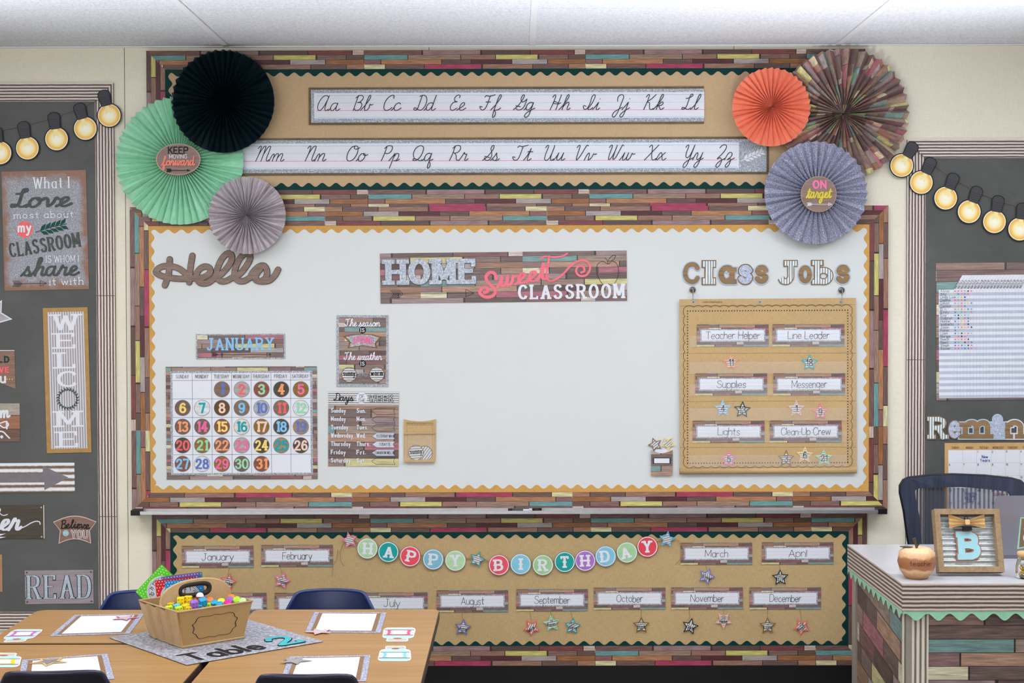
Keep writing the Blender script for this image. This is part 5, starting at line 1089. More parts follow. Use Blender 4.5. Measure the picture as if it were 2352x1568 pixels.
b.ribbon(catmull([(50, -2), (64, 2), (70, -6), (60, -12), (50, -6)], 6), 3, 1.3); b.ribbon([(66, 2), (66, -14)], 4, 1.5); b.ribbon(catmull([(48, -20), (58, -22), (66, -30), (72, -36)], 5), 3.4, 1.3); b.disc(54, -33, 3.6, 1.3)
I.part('lettering', b, WHITE)
I = Item('arrow_sign', 'corrugated metal print sign with a grey arrow', 'sign', 26, 1097, SY, .3)
b = I.mb(); b.rect(-120, -34, 146, 34, 0.8, 0, uv=lambda x, y: (x / 140, y / 14.5)); I.part('sign_board', b, corr_mat('corrugated_arrow_print', 1, (120, 100, 84), (226, 228, 232), (176, 164, 152), p0=.16))
b = I.mb(); b.poly([(-120, 10), (73, 10), (73, 27), (132, 0), (76, -29), (76, -11), (-120, -11)], 1.2, 0.8); I.part('arrow', b, plain((128, 118, 126)))
I = Item('script_sign', 'dark brown wood sign with white script ending in er', 'sign', -20, 1199, SY, .2)
b = I.mb(); b.rect(-90, -38.5, 123, 39, 1.4, 0); I.part('sign_board', b, grain_mat('dark_sign_print', (62, 56, 48), (90, 82, 70), (14, 260, 1)))
b = I.mb(); b.rect(120.5, -38, 123, 39, 1.6, None, 1)
text(b, 'er', 42, -17, 46, w=1.9, cursive=True, contrast=.5, slant=.2, fit=52, z=1.8)
b.ribbon(catmull([(62, -16), (78, -10), (92, -2), (104, 2), (112, 0), (113, -5)], 6), 2.4, 2.0); b.ribbon(catmull([(12, 38), (22, 30), (20, 22), (28, 16), (38, 18)], 6), 2.0, 2.0)
b.poly([(6, -28), (34, -26), (18, -32)], 1.9); b.poly([(12, -33), (34, -34), (20, -37)], 1.9)
for x, y in ((116, 34), (116, -34)): b.disc(x, y, 1.8, 1.8, None, 1, 10)
I.part('lettering', b, [WHITE, plain((206, 196, 180))])
I = Item('banner_sign', 'small banner shaped wood sign reading Believe in YOU', 'sign', 172, 1216, SY, 0)
def ban(e):
    P = [(-49 - e, 17.5 + e * .6)] + [(-49 + 98 * i / 10, 17.5 + 14 * math.sin(math.pi * i / 10) + e) for i in range(1, 10)] + [(49 + e, 18 + e * .6), (34 + e, -2), (36 + e, -31 - e)]
    return P + [(36 - 73 * i / 8, -31 + 10 * math.sin(math.pi * i / 8) - e) for i in range(1, 8)] + [(-37 - e, -32 - e), (-33.5 - e, -2)]
b = I.mb(); b.poly(ban(1), .7, 0); I.part('sign_edge', b, plain((214, 190, 182)))
b = I.mb(); b.poly(ban(-1), .9); I.part('sign_board', b, SIGNW)
b = I.mb(); text(b, 'Belieνe', 0, 2, 19, w=1.3, cursive=True, slant=.15, fit=68, m=0, z=1.3, arc=2)
b.disc(-21, -8, 7.2, 1.1, None, 1); text(b, 'IN', -21, -11, 6, w=1, fit=7, m=2, z=1.3); text(b, 'YOU', 11, -18.5, 16, w=3.0, m=2, z=1.2, fit=36, gap=3.4); text(b, 'YOU', 11, -18.5, 16, w=1.7, m=3, z=1.7, fit=36, gap=3.4)
I.part('lettering', b, [BLACK, plain((150, 204, 206)), WHITE, plain((158, 130, 122))])
I = Item('read_sign', 'grey wood print sign reading READ with corner nails', 'sign', 136, 1347.5, SY, .5)
b = I.mb(); b.rect(-79, -39, 79, 39, 1.0, 0); I.part('sign_board', b, grain_mat('grey_sign_print', (138, 128, 134), (170, 160, 166), (10, 220, 1)))
b = I.mb(); text(b, 'READ', 0, -27, 55, w=2.0, serif=1.0, contrast=.7, fit=140, m=0, z=1.3, extra=.3, gap=4.2); text(b, 'READ', 0, -27, 55, w=1.5, serif=.8, contrast=.68, fit=140, m=1, z=2.2, gap=4.2)
I.part('lettering', b, [plain((60, 74, 84)), galv_mat('pale_letter_print', (150, 166, 178), (172, 188, 198), (202, 214, 222), 260)])
for x, y in ((-74, 34), (74, 34), (-74, -34), (74, -34)): b = I.mb(); b.disc(x, y, 2.2, 1.6, 1.0, 0, 12); I.part('nail', b, plain((96, 86, 90), .4, .5))
I = Item('tan_sign', 'sliver of a tan wood sign beside the READ sign', 'sign', -40, 1316, SY, 0)
b = I.mb(); b.rect(-60, -43, 45.5, 43, 1.0, 0); I.part('sign_board', b, grain_mat('tan_sign_print', (150, 110, 82), (196, 152, 120), (200, 14, 1)))

# ------------------------------------------------------------------ right board: incentive chart
I = Item('incentive_chart', 'name and star chart with planked border on black paper', 'chart', 2310, 761, SY, .4)
b = I.mb(); b.rect(-159.5, -157, 200, 158, 0.8, 0, uv=uvp(2.4, 0.5, 0.37)); I.part('chart_board', b, PLANKS)
X0 = -153.5; YT = 97
b = I.mb(); b.rect(X0, -150, 196, YT, 1.0, .85, 0); b.poly([(X0 + 34, YT), (X0 + 54, YT + 33), (196, YT + 33), (196, YT)], 1.0, .85, 0); I.part('grid_paper', b, WHITE)
b = I.mb()
for i in range(18): b.rect(X0, YT - 6.92 * (2 * i + 2), 196, YT - 6.92 * (2 * i + 1), 1.1, None, 0)
for i in range(42):
    x = X0 + 34 + 7.45 * i
    if x < 194: b.rect(x, -150, x + .35, YT, 1.2, None, 1); b.poly([(x, YT), (x + .4, YT), (x + 20.4, YT + 33), (x + 20, YT + 33)], 1.2, None, 1)
I.part('grid_print', b, [plain((184, 193, 212)), plain((160, 168, 184))])
names = 'Alina Amy Cindy_Lou Daphne David Delilah Eli Emily Eva Gabriel Hunter Isabella Jason Karen Liam Morgan Reech Reed Steph Xavier'.split()
cnt = [6, 5, 4, 5, 6, 4, 6, 6, 5, 6, 5, 5, 6, 3, 6, 4, 5, 6, 6, 6]
b = I.mb()
for i, nme in enumerate(names):
    nme = nme.replace('_', ' '); text(b, nme, X0 + 3.5, YT - 6.92 * (i + 1) + 1.4, 5.6, w=1.0, z=1.4, align='l', fit=3.3 * len(nme) + 3, sub=2)
for i in range(21): text(b, '%s %d' % ('MATH', i + 1), X0 + 39 + 7.45 * i, YT + 1.5, 5.0, w=1.2, z=1.4, align='l', fit=21, rot=58, sub=2) if X0 + 39 + 7.45 * i < 190 else 0
I.part('lettering', b, INK)
sc_ = [(90, 176, 190), (238, 130, 120), (30, 50, 50), (232, 190, 90), (238, 110, 160), (90, 120, 200), (150, 210, 170)]
b = I.mb(); rnd = random.Random(3)
for i, c in enumerate(cnt):
    for j in range(c): b.poly(starpts(2.9, 1.4, 0, X0 + 37.5 + 7.45 * j, YT - 6.92 * (i + .5)), 1.5, None, rnd.randrange(7))
I.part('star_stickers', b, [plain(c) for c in sc_], kind='stuff')
I = Item('wall_planner', 'kraft bordered wall planner with handwritten dates behind the desk chair', 'calendar', 2300, 1120, SY, .2)
b = I.mb(); b.rect(-130.5, -100, 140, 104, 0.8, 0); I.part('planner_board', b, plain((204, 164, 112)))
b = I.mb(); b.rect(-122.5, -92, 134, 87.5, 1.0, .85); I.part('grid_paper', b, WHITE)
b = I.mb()
for i in range(8): b.rect(-122.5 + 32.8 * i, -92, -122 + 32.8 * i, 87.5, 1.15)
for i in range(7): b.rect(-122.5, 87.5 - 29.7 * i, 134, 88 - 29.7 * i, 1.2)
I.part('grid_print', b, plain((196, 188, 190)))
b = I.mb()
for i, d in enumerate('SUNDAY MONDAY TUESDAY WEDNESDAY THURSDAY FRIDAY SATURDAY'.split()): text(b, d, -106 + 32.8 * i, 90.5, 5, w=1, z=1.3, fit=min(27, 2.9 * len(d)), m=0, sub=2)
for n in range(1, 32):
    c_, r_ = (n + 1) % 7, (n + 1) // 7; text(b, str(n), -121 + 32.8 * c_, 81.5 - 29.7 * r_, 4.4, w=1.4, z=1.4, m=0, align='l', sub=2)
for s, c_, r_, m, o in (('New', 2, 0, 1, 0), ('Years', 2, 0, 1, -8), ('K', 5, 1, 2, 0), ('Martin', 1, 3, 1, 5), ('Luther', 1, 3, 1, -1), ('King Jr', 1, 3, 1, -7), ('Day', 1, 3, 1, -13), ('Go Blue', 3, 3, 2, 2)):
    text(b, s, -104 + 32.8 * c_, 69 - 29.7 * r_ + o, 6.5, w=1.5, z=1.4, m=m, fit=min(26, 4.4 * len(s)), sub=2)
I.part('lettering', b, [INK, plain((40, 66, 150)), plain((204, 50, 60))])
# ------------------------------------------------------------------ student tables
TZ = 0.64
XL, Yf, Ys = atz(92, 1397, TZ).x, atz(500, 1399.5, TZ).y, atz(150, 1478, TZ).y
XS, XR = (atz(475, 1515, TZ).x + atz(430, 1568, TZ).x) / 2, atz(1010, 1401, TZ).x
Yn = Yf - 2 * (Yf - Ys)
OAK = grain_mat('oak_laminate', (154, 112, 64), (180, 140, 88), (3, 90, 1), 0.38, spec=0.4)
EDGE = plain((70, 52, 44), 0.5, name='brown_edge_band')
CHROME = plain((190, 190, 194), 0.18, 1.0, name='chrome_tube')
def rrect(x0, y0, x1, y1, r, n=6):
    P = []
    for cx, cy, a in ((x1 - r, y1 - r, 0), (x0 + r, y1 - r, 90), (x0 + r, y0 + r, 180), (x1 - r, y0 + r, 270)):
        for i in range(n + 1): t = math.radians(a + 90 * i / n); P.append((cx + r * math.cos(t), cy + r * math.sin(t)))
    return P
def table(label, x0, y0, x1, y1):
    cx, cy = (x0 + x1) / 2, (y0 + y1) / 2; hx, hy = (x1 - x0) / 2, (y1 - y0) / 2
    I = Item('student_table', label, 'table', loc=(cx, cy, 0), group='student tables pushed together')
    b = MB(1); b.poly(rrect(-hx + .002, -hy + .002, hx - .002, hy - .002, .03), TZ * 1000, TZ * 1000 - 4); I.part('table_top', b, OAK)
    b = MB(1); b.poly(rrect(-hx, -hy, hx, hy, .032), TZ * 1000 - 2, TZ * 1000 - 26); I.part('edge_band', b, EDGE)
    b = MB(1)
    for q in ((-hx + .05, -hy + .05, hx - .05, -hy + .07), (-hx + .05, hy - .07, hx - .05, hy - .05), (-hx + .05, -hy + .07, -hx + .07, hy - .07), (hx - .07, -hy + .07, hx - .05, hy - .07)): b.box(q[0], q[1], 545, q[2], q[3], 614)
    I.part('apron', b, plain((110, 112, 116), .4, .6))
    for sx in (-1, 1):
        for sy in (-1, 1):
            b = MB(1); X, Y = sx * (hx - .075), sy * (hy - .075); b.tube([(X, Y, .0), (X, Y, .3), (X, Y, .61)], lambda t: .012 + .004 * t, n=12); I.part('leg', b, CHROME)
g_ = 0.009
table('oak topped student table farther from the viewer, left of the basket', XL, Ys + g_, XS - g_, Yf)
table('oak topped student table nearest the viewer with the gold star', XL - .01, Yn, XS - g_, Ys - g_)
table('long oak topped student table in front of the July card', XS + g_, Yn, XR, Yf)

def quad_tf(P, origin, up=0.0):
    """unit square -> flat quad on the table; P = world corners for (0,0) (1,0) (1,1) (0,1)"""
    def f(x, y, z):
        p = P[0] * (1 - x) * (1 - y) + P[1] * x * (1 - y) + P[2] * x * y + P[3] * (1 - x) * y
        return (p.x - origin.x, p.y - origin.y, p.z - origin.z + z + up)
    return f
def flat(name, label, cat, px4, Z, group=None):
    P = [atz(x, y, Z) for x, y in px4]; c = (P[0] + P[1] + P[2] + P[3]) / 4
    I = Item(name, label, cat, loc=c, group=group); I.P = P; I.c = c; I.tf = quad_tf(P, c); return I
STARZ = {}
def mat_(label, px4):
    I = flat('desk_mat', label, 'desk mat', px4, TZ + .0008, 'galvanized print desk mats')
    b = MB(1, tf=I.tf); b.rect(0, 0, 1, 1, 0.6, 0); I.part('galvanized_border', b, GALVB)
    b = MB(1, tf=I.tf); b.rect(.07, .05, .93, .95, 0.9, .62); I.part('wood_border', b, grain_mat('mat_wood_print', (120, 90, 62), (156, 120, 86), (300, 300, 1)))
    b = MB(1, tf=I.tf); b.rect(.125, .085, .875, .915, 1.2, .92); I.part('writing_area', b, WHITE)
mat_('white desk mat farther away, left of the basket', [(113.7, 1460.7), (297.6, 1455), (331.6, 1409), (171, 1411.8)])
mat_('white desk mat in front of the chair by the July card', [(700.5, 1452), (873.6, 1453), (887.6, 1406.4), (721.6, 1405)])
mat_('white desk mat under the gold star behind a near chair', [(40, 1573), (263, 1559), (246.6, 1501), (51, 1515)])
mat_('white desk mat under the grey star behind a near chair', [(640, 1569), (840.7, 1564), (851, 1504), (664.9, 1507.8)])
def tstar(label, px, py, R, rot, c, face=None, sq=.3):
    P = atz(px, py, TZ + .0036)
    I = Item('star_cutout', label, 'star cutout', loc=P, group='paper stars on the desk mats')
    b = MB(1); b.poly(starpts(R, R * .47, rot), .9, 0); I.part('star_edge', b, plain(c))
    b = MB(1); q = math.radians(rot); b.poly(starpts(R * .76, R * .34, rot), 1.1, None, 0, uv=lambda x, y: (x * 8, (x * math.sin(q) + y * math.cos(q)) / .0075)); I.part('star_face', b, face or CORRS)
tstar('pink edged paper star on the mat left of the basket', 288, 1419, .042, 200, (206, 90, 132))
tstar('pale pink edged paper star on the mat by the July card', 733, 1450, .042, 170, (226, 178, 170))
tstar('gold edged paper star on the nearer left mat', 113, 1519, .052, -28, (222, 178, 96), plain((128, 130, 134)))
tstar('grey paper star on the nearer mat at right', 678, 1517, .045, -20, (150, 146, 144), plain((158, 155, 154)))
def jar_tag(label, px4, c):
    I = flat('jar_name_tag', label, 'name tag', px4, TZ + .0006, 'paper mason jar name tags')
    def shape(e): return [(0 + e, .34), (0 + e, .84), (.05 + e * .7, .96 - e), (.14, 1 - e), (.86, 1 - e), (.95 - e * .7, .96 - e), (1 - e, .84), (1 - e, .34), (.95 - e, .26 + e * .6), (.84, .22 + e), (.84 - e, .19), (.86 - e, .06), (.8, 0 + e), (.2, 0 + e), (.14 + e, .06), (.16 + e, .19), (.16, .22 + e), (.05 + e, .26 + e * .6)]
    b = MB(1, tf=I.tf); b.poly(shape(0), .5, 0); I.part('tag_paper', b, WHITE)
    b = MB(1, tf=I.tf); b.poly(shape(.035), .7); I.part('jar_print', b, plain((176, 220, 226), var=.12, scale=60))
    b = MB(1, tf=I.tf); b.rect(.2, .045, .8, .19, .9, None, 0); b.poly([(.03, .42), (.97, .42), (.97, .46), (.03, .46)], .9, None, 1); b.poly([(.03, .8), (.97, .8), (.97, .84), (.03, .84)], .9, None, 1)
    b.rect(.04, .46, .96, .8, .95, None, 3); b.poly([(.12, .46), (.88, .46), (.84, .63), (.88, .8), (.12, .8), (.16, .63)], 1.1, None, 2); b.poly([(.22, .52), (.3, .49), (.7, .49), (.78, .52), (.74, .63), (.78, .74), (.7, .77), (.3, .77), (.22, .74), (.26, .63)], 1.25, None, 4)
    b.disc(.5, .2, .14, 1.0, None, 5, 20, ry=.05)
    I.part('label_print', b, [plain((200, 186, 168)), plain((150, 96, 74)), plain(c), plain((214, 206, 216)), WHITE, plain((166, 96, 66))])
jar_tag('mason jar name tag with purple label, far side', [(-4, 1475), (66, 1473), (102, 1445), (32, 1445)], (186, 98, 186))
jar_tag('mason jar name tag with coral red label', [(876, 1473), (947, 1473), (956, 1441), (882, 1441)], (232, 88, 120))
jar_tag('mason jar name tag with yellow label, near side', [(-34, 1499), (52, 1499), (44, 1532), (-46, 1532)], (238, 204, 20))
jar_tag('mason jar name tag with light blue label', [(876, 1483), (942, 1483), (945, 1518), (866, 1518)], (118, 196, 216))
# table 2 mat
pB, pR, pL = atz(429, 1527, TZ + .002), atz(742.6, 1472.8, TZ + .002), atz(251, 1464, TZ + .002)
pT = pL + pR - pB; c = (pL + pR) / 2
T2 = Item('table_sign_mat', 'galvanized print sheet reading Table 2 under the burlap caddy', 'sign mat', loc=c)
tf2 = quad_tf([pB, pR, pT, pL], c)
b = MB(1, tf=tf2); b.rect(0, 0, 1, 1, 0.8, 0); T2.part('sheet', b, galv_mat('galvanized_sheet', (108, 108, 118), (142, 143, 154), (196, 198, 208), 120))
asp = (pR - pB).length / (pL - pB).length
b = MB(1, tf=lambda x, y, z: tf2(x, y * asp, z))
text(b, 'Table', .345, .07, .19, w=2.0, m=0, z=1.0, fit=.52, gap=2.4); text(b, '2', .80, .07, .22, w=2.5, m=0, z=1.5, fit=.16); text(b, '2', .80, .07, .22, w=1.9, m=1, z=2.2, fit=.16)
T2.part('lettering', b, [BLACK, plain((60, 178, 184))])

# ------------------------------------------------------------------ burlap caddy
ZB, ZR = TZ + .0065, .75
bf, br, bl = atz(418.5, 1486, ZB), atz(559.5, 1463, ZB), atz(344, 1458, ZB); bb = bl + br - bf
tf_, tr_, tl_ = atz(408.4, 1405.8, ZR), atz(579.7, 1379.7, ZR), atz(319.5, 1378.3, ZR); tb = tl_ + tr_ - tf_
cc = (bf + br + bl + bb) / 4; cc.z = ZB
CAD = Item('supply_caddy', 'burlap print supply caddy with arched handle on the Table 2 sheet', 'caddy', loc=cc)
def face_tf(A, B_, D, E):
    """(0,0)->A (1,0)->B (1,1)->D (0,1)->E"""
    nrm = (B_ - A).cross(E - A).normalized()
    def f(x, y, z):
        p = A * (1 - x) * (1 - y) + B_ * x * (1 - y) + D * x * y + E * (1 - x) * y + nrm * z
        return (p.x - cc.x, p.y - cc.y, p.z - cc.z)
    return f
BCAN = weave_mat('caddy_canvas', (170, 136, 90), 700, .16)
BSIDE = plain((186, 156, 116), .5, name='caddy_side_canvas')
F_ = face_tf(bf, br, tr_, tf_)
b = MB(1, tf=F_); b.rect(0, 0, 1, 1, 0, -3); CAD.part('front_panel', b, BCAN)
b = MB(1, tf=F_)
out = catmull([(.25, .2), (.30, .16), (.42, .18), (.5, .15), (.58, .18), (.70, .16), (.76, .2), (.79, .30), (.83, .36), (.81, .47), (.83, .58), (.79, .64), (.76, .74), (.70, .78), (.58, .76), (.5, .79), (.42, .76), (.30, .78), (.25, .74), (.22, .64), (.18, .58), (.2, .47), (.18, .36), (.22, .30), (.25, .2)], 4)
b.ribbon(out[:-1], .011, .6, closed=True); CAD.part('outline_print', b, BLACK)
S_ = face_tf(bl, bf, tf_, tl_)
for i in range(4):
    b = MB(1, tf=S_); x0, x1 = i / 4, (i + 1) / 4
    b.quad3([(x0, 0, 0), (x1, 0, 0), (x1, 1 - .0, 0), (x0, 1, 0)]); b.quad3([(x0, 0, 1.5), (x1 - .02, 0, 7 if i < 3 else 1.5), (x1 - .02, 1, 9 if i < 3 else 1.5), (x0, 1, 1.5)]); b.quad3([(x1 - .02, 0, 7 if i < 3 else 1.5), (x1, 0, 1), (x1, 1, 1), (x1 - .02, 1, 9 if i < 3 else 1.5)])
    CAD.part('pleated_side', b, BSIDE)
for A, B_, D, E in ((br, bb, tb, tr_), (bb, bl, tl_, tb)):
    b = MB(1, tf=face_tf(A, B_, D, E)); b.rect(0, 0, 1, 1, 0, -3); CAD.part('rear_panel', b, BCAN)
lo = lambda p: Vector((p.x - cc.x, p.y - cc.y, p.z - cc.z))
b = MB(1); b.tube([lo(q) for q in (tf_, tr_, tb, tl_)], .0028, closed=True, n=8); CAD.part('rim_piping', b, BSIDE)
b = MB(1); b.tube([lo(q) for q in (bf, br, bb, bl)], .0035, closed=True, n=8); CAD.part('base_piping', b, BSIDE)
b = MB(1); b.tube([lo(bf), lo(tf_)], .0028, n=8); b.build('corner_piping', BCAN, CAD.o)
b = MB(1)
fl = [q.lerp(w, .93) for q, w in ((bf, tf_), (br, tr_), (bb, tb), (bl, tl_))]
fl[2], fl[3] = (fl[1] + fl[2]) / 2, (fl[0] + fl[3]) / 2
b.quad3([tuple((lo(q).x, lo(q).y, lo(q).z * 1000)) for q in fl]); CAD.part('inner_tray', b, BCAN)
# arched divider with the hand hole
dA, dB = (tf_ * .5 + tl_ * .5), (tr_ * .5 + tb * .5); bA = bf * .5 + bl * .5; bB = br * .5 + bb * .5
H0 = atz(473.5, 1330, 0); arch_top = None
mid = (dA + dB) / 2; dd = mid.y + CAMD
ztop = EYE - (1332 - 706) / FPX * dd
hgt = ztop - ZR
def dpt(s, h, off=0.0):
    """s -1..1 along the divider, h height above the rim"""
    base = mid + (dB - dA) * (s / 2)
    n = (dB - dA).cross(Vector((0, 0, 1))).normalized()
    p = base + n * off; return (p.x - cc.x, p.y - cc.y, (ZR + h - cc.z) * 1000)
N = 40
def outer(t):
    if t < .5: a = math.pi * (1 - t * 2); x = math.cos(a); y = math.sin(a); return (math.copysign(abs(x) ** .9, x) * .93, hgt * abs(y) ** .75)
    u = (t - .5) * 2; return (.93 - 1.86 * u, -.045)
def hole(t):
    a = math.pi - 2 * math.pi * t; x, y = math.cos(a), math.sin(a); e = lambda v, p: math.copysign(abs(v) ** p, v)
    return (-.03 + .40 * e(x, .6), hgt * .55 + hgt * .27 * e(y, .75))
b = MB(1)
for off in (-.004, .004):
    G = [[dpt(*outer(i / N), off) for i in range(N)], [dpt(*hole(i / N), off) for i in range(N)]]
    b.grid(G, 0, closed_v=True, smooth=False)
b.grid([[dpt(*outer(i / N), -.004) for i in range(N)], [dpt(*outer(i / N), .004) for i in range(N)]], 0, closed_v=True, smooth=False)
CAD.part('handle_panel', b, BSIDE)
b = MB(1); b.tube([Vector(dpt(*hole(i / N))) * 1 if False else Vector((dpt(*hole(i / N))[0], dpt(*hole(i / N))[1], dpt(*hole(i / N))[2] / 1000)) for i in range(N)], .0075, closed=True, n=8); CAD.part('handle_grip', b, plain((44, 34, 32), .6))
b = MB(1); b.tube([Vector((dpt(*outer(i / N / 2))[0], dpt(*outer(i / N / 2))[1], dpt(*outer(i / N / 2))[2] / 1000)) for i in range(N + 1)], .0045, n=8); CAD.part('handle_piping', b, BSIDE)
# learning clocks
def clock(label, px, py, Y, rot, c, hand=None, yaw=0):
    I = Item('learning_clock', label, 'clock', px, py, Y, 0, group='polka dot learning clocks in the caddy')
    I.o.rotation_euler = (Matrix.Rotation(math.radians(yaw), 3, 'Z') @ WALLROT @ Matrix.Rotation(math.radians(rot), 3, 'Z')).to_euler()
    h = 44
    b = I.mb(); b.rect(-h, -h, h, h, 0, -4); I.part('backing', b, plain((34, 34, 40), .4))
    b = I.mb(); b.rect(-h, -h, h, h, .5, .05); I.part('card_face', b, plain(c, .3))
    b = I.mb()
    for i in range(13):
        for j in range(13):
            x, y = -41 + i * 6.8 + (3.4 if j % 2 else 0), -41 + j * 6.8
            if x < 43 and math.hypot(x, y) > 38: b.disc(x, y, 1.25, .8, None, 0, 8)
    I.part('polka_dots', b, WHITE)
    b = I.mb(); b.disc(0, 0, 36, .9, .55, 0, 40); d = I.part('dial', b, plain((222, 226, 234)))
    b = I.mb()
    for i in range(60): a = math.radians(6 * i); b.ribbon([(31 * math.cos(a), 31 * math.sin(a)), (35 * math.cos(a), 35 * math.sin(a))], .5, 1.1, cap=False)
    b.lift = 0; b.annulus(0, 0, 30.4, 31, 1.15)
    for n in range(1, 13): a = math.radians(90 - 30 * n); text(b, str(n), 24.5 * math.cos(a), 24.5 * math.sin(a) - 3.5, 8, w=1.4, z=1.2, sub=2)
    I.part('numerals', b, BLACK)
    b = I.mb(); b.poly([(-1.5, 0), (1.5, 0), (.6, 22), (-.6, 22)], 1.9, None, 0); b.poly([(0, -1.6), (15, -.6), (15, .6), (0, 1.6)], 2.1, None, 1); I.part('hands', b, [plain((200, 30, 40)), plain((40, 60, 190))])
Yc = mid.y
clock('bright green dotted learning clock turned on its corner', 373, 1357.5, Yc + .115, 46, (92, 214, 20))
clock('teal dotted learning clock barely showing behind the purple one', 425.5, 1362, Yc + .100, 7, (60, 176, 186))
clock('purple dotted learning clock behind the red one', 419.5, 1362.5, Yc + .085, 7.5, (122, 88, 176))
clock('red dotted learning clock between the green and blue ones', 404, 1372, Yc + .068, 6, (214, 24, 36))
clock('bright blue dotted learning clock just behind the handle', 426.5, 1374, Yc + .048, 5.5, (14, 142, 214))
# foam dice, counters
DICE = [(415, 1379, (242, 204, 10), 'yellow die with diagonal pips beside the handle', 8, 0), (432, 1376, (244, 206, 12), 'yellow four pip die touching the handle grip', -6, 0), (392.5, 1391, (240, 206, 16), 'yellow die at the front corner', 3, 0), (388.5, 1399, (190, 218, 40), 'lime die at the front corner', 12, -1),
        (406, 1395, (86, 190, 226), 'sky blue die between lime and yellow dice', 18, -.6), (411, 1400.5, (196, 220, 40), 'lime die leaning on the front rim', 25, -1), (427, 1395, (238, 204, 30), 'flat yellow die near the purple one', 40, -.7), (446, 1387, (150, 104, 200), 'purple die in the middle', 28, -.2),
        (466, 1382, (40, 162, 212), 'bright blue die tipped on its corner', 35, 0), (476, 1392.5, (180, 214, 40), 'lime die below the bright blue one', 10, -1), (456, 1397, (36, 160, 200), 'dark teal die sunk at the rim', 15, -1), (435, 1400, (240, 208, 30), 'yellow die sunk at the front rim', 5, -1)]
PIP = {1: [(0, 0)], 2: [(-1, -1), (1, 1)], 3: [(-1, 1), (0, 0), (1, -1)], 4: [(-1, -1), (1, 1), (-1, 1), (1, -1)], 5: [(-1, -1), (1, 1), (-1, 1), (1, -1), (0, 0)], 6: [(-1, -1), (1, 1), (-1, 1), (1, -1), (-1, 0), (1, 0)]}
def rcube(a, r=.12):
    import bmesh
    bm = bmesh.new(); bmesh.ops.create_cube(bm, size=a); bmesh.ops.bevel(bm, geom=bm.edges[:], offset=a * r, segments=2, affect='EDGES', profile=.5)
    me = bpy.data.meshes.new('die_body'); bm.to_mesh(me); bm.free(); return me
Acube = .0200
CUBE = rcube(Acube)
pipb = MB(1)
for R_, n in ((Matrix.Rotation(math.radians(90), 3, 'X'), 4), (Matrix.Identity(3), 3), (Matrix.Rotation(math.radians(90), 3, 'Y'), 6), (Matrix.Rotation(math.radians(-90), 3, 'Y'), 5)):
    for px_, py_ in PIP[n]:
        ids = []
        for t in range(8): v = R_ @ Vector((px_ * .0048 + .0014 * math.cos(t * math.pi / 4), py_ * .0048 + .0014 * math.sin(t * math.pi / 4), Acube / 2 + .0001)); ids.append(len(pipb.v)); pipb.v.append(tuple(v))
        pipb.face(ids, [(0, 0)] * 8)
tmp = pipb.build('pips', plain((20, 20, 24))); PIPM = tmp.data; bpy.data.objects.remove(tmp)
for x, y, c, lab, rz, lv in DICE:
    zz = ZR + (.012 if y < 1388 else -.004)
    p = atz(x, y, zz)
    e = Item('foam_die', lab + ' in the caddy', 'die', loc=(p.x, p.y, zz), rz=math.radians(rz), group='foam dice in the caddy')
    e.o.rotation_euler = (math.radians(rz * .5 if lv > -.5 else 0), math.radians(-rz * .3), math.radians(rz))
    me = CUBE.copy(); me.materials.append(plain(c, .55)); o = bpy.data.objects.new('die_body', me); COL.objects.link(o); o.parent = e.o
    o = bpy.data.objects.new('pips', PIPM); COL.objects.link(o); o.parent = e.o
for x, y, c, lab, rx in ((482, 1377, (240, 132, 62), 'orange', 30), (492, 1383, (30, 158, 210), 'bright blue', 25), (508, 1380, (246, 214, 40), 'yellow', 35), (523, 1383, (228, 30, 150), 'magenta', 22), (504, 1386, (40, 150, 200), 'dark blue', 20), (543.6, 1377, (160, 214, 20), 'lime green', 48),
        (557, 1379, (176, 236, 150), 'pale green', 30), (531, 1371, (240, 130, 40), 'dark orange', 40), (528, 1377, (140, 90, 180), 'purple', 50)):
    p = atz(x, y, ZR + .001)
    I = Item('round_counter', '%s round counter on the right side of the caddy' % lab if False else '%s round counter lying in the burlap caddy' % lab, 'counter', loc=(p.x, p.y, ZR + .001), group='round counters in the caddy')
    I.o.rotation_euler = (math.radians(rx), math.radians((x % 7) * 3 - 9), 0)
    b = MB(1); b.lathe([(.0085, -.003), (.0105, -.0018), (.0108, .0012), (.0092, .0028), (.0, .0031)], n=24); I.part('disc', b, plain(c, .4))
    b = MB(1); b.annulus(0, 0, .0072, .0078, 3.2); I.part('ring_print', b, plain(tuple(min(255, int(q * 1.15 + 20)) for q in c)))
p = atz(459, 1369, ZR + .016)
I = Item('round_toy', 'red and white ball against the caddy handle grip', 'ball', loc=(p.x, p.y, ZR + .016))
b = MB(1); b.lathe([(.0112 * math.sin(math.pi * (.5 + i / 16)), .0112 * -math.cos(math.pi * (.5 + i / 16))) for i in range(9)], n=18); I.part('upper_half', b, plain((230, 232, 238), .3))
b = MB(1); b.lathe([(.0112 * math.sin(math.pi * i / 16), -.0112 * math.cos(math.pi * i / 16)) for i in range(9)], n=18); I.part('lower_half', b, plain((206, 30, 60), .3))

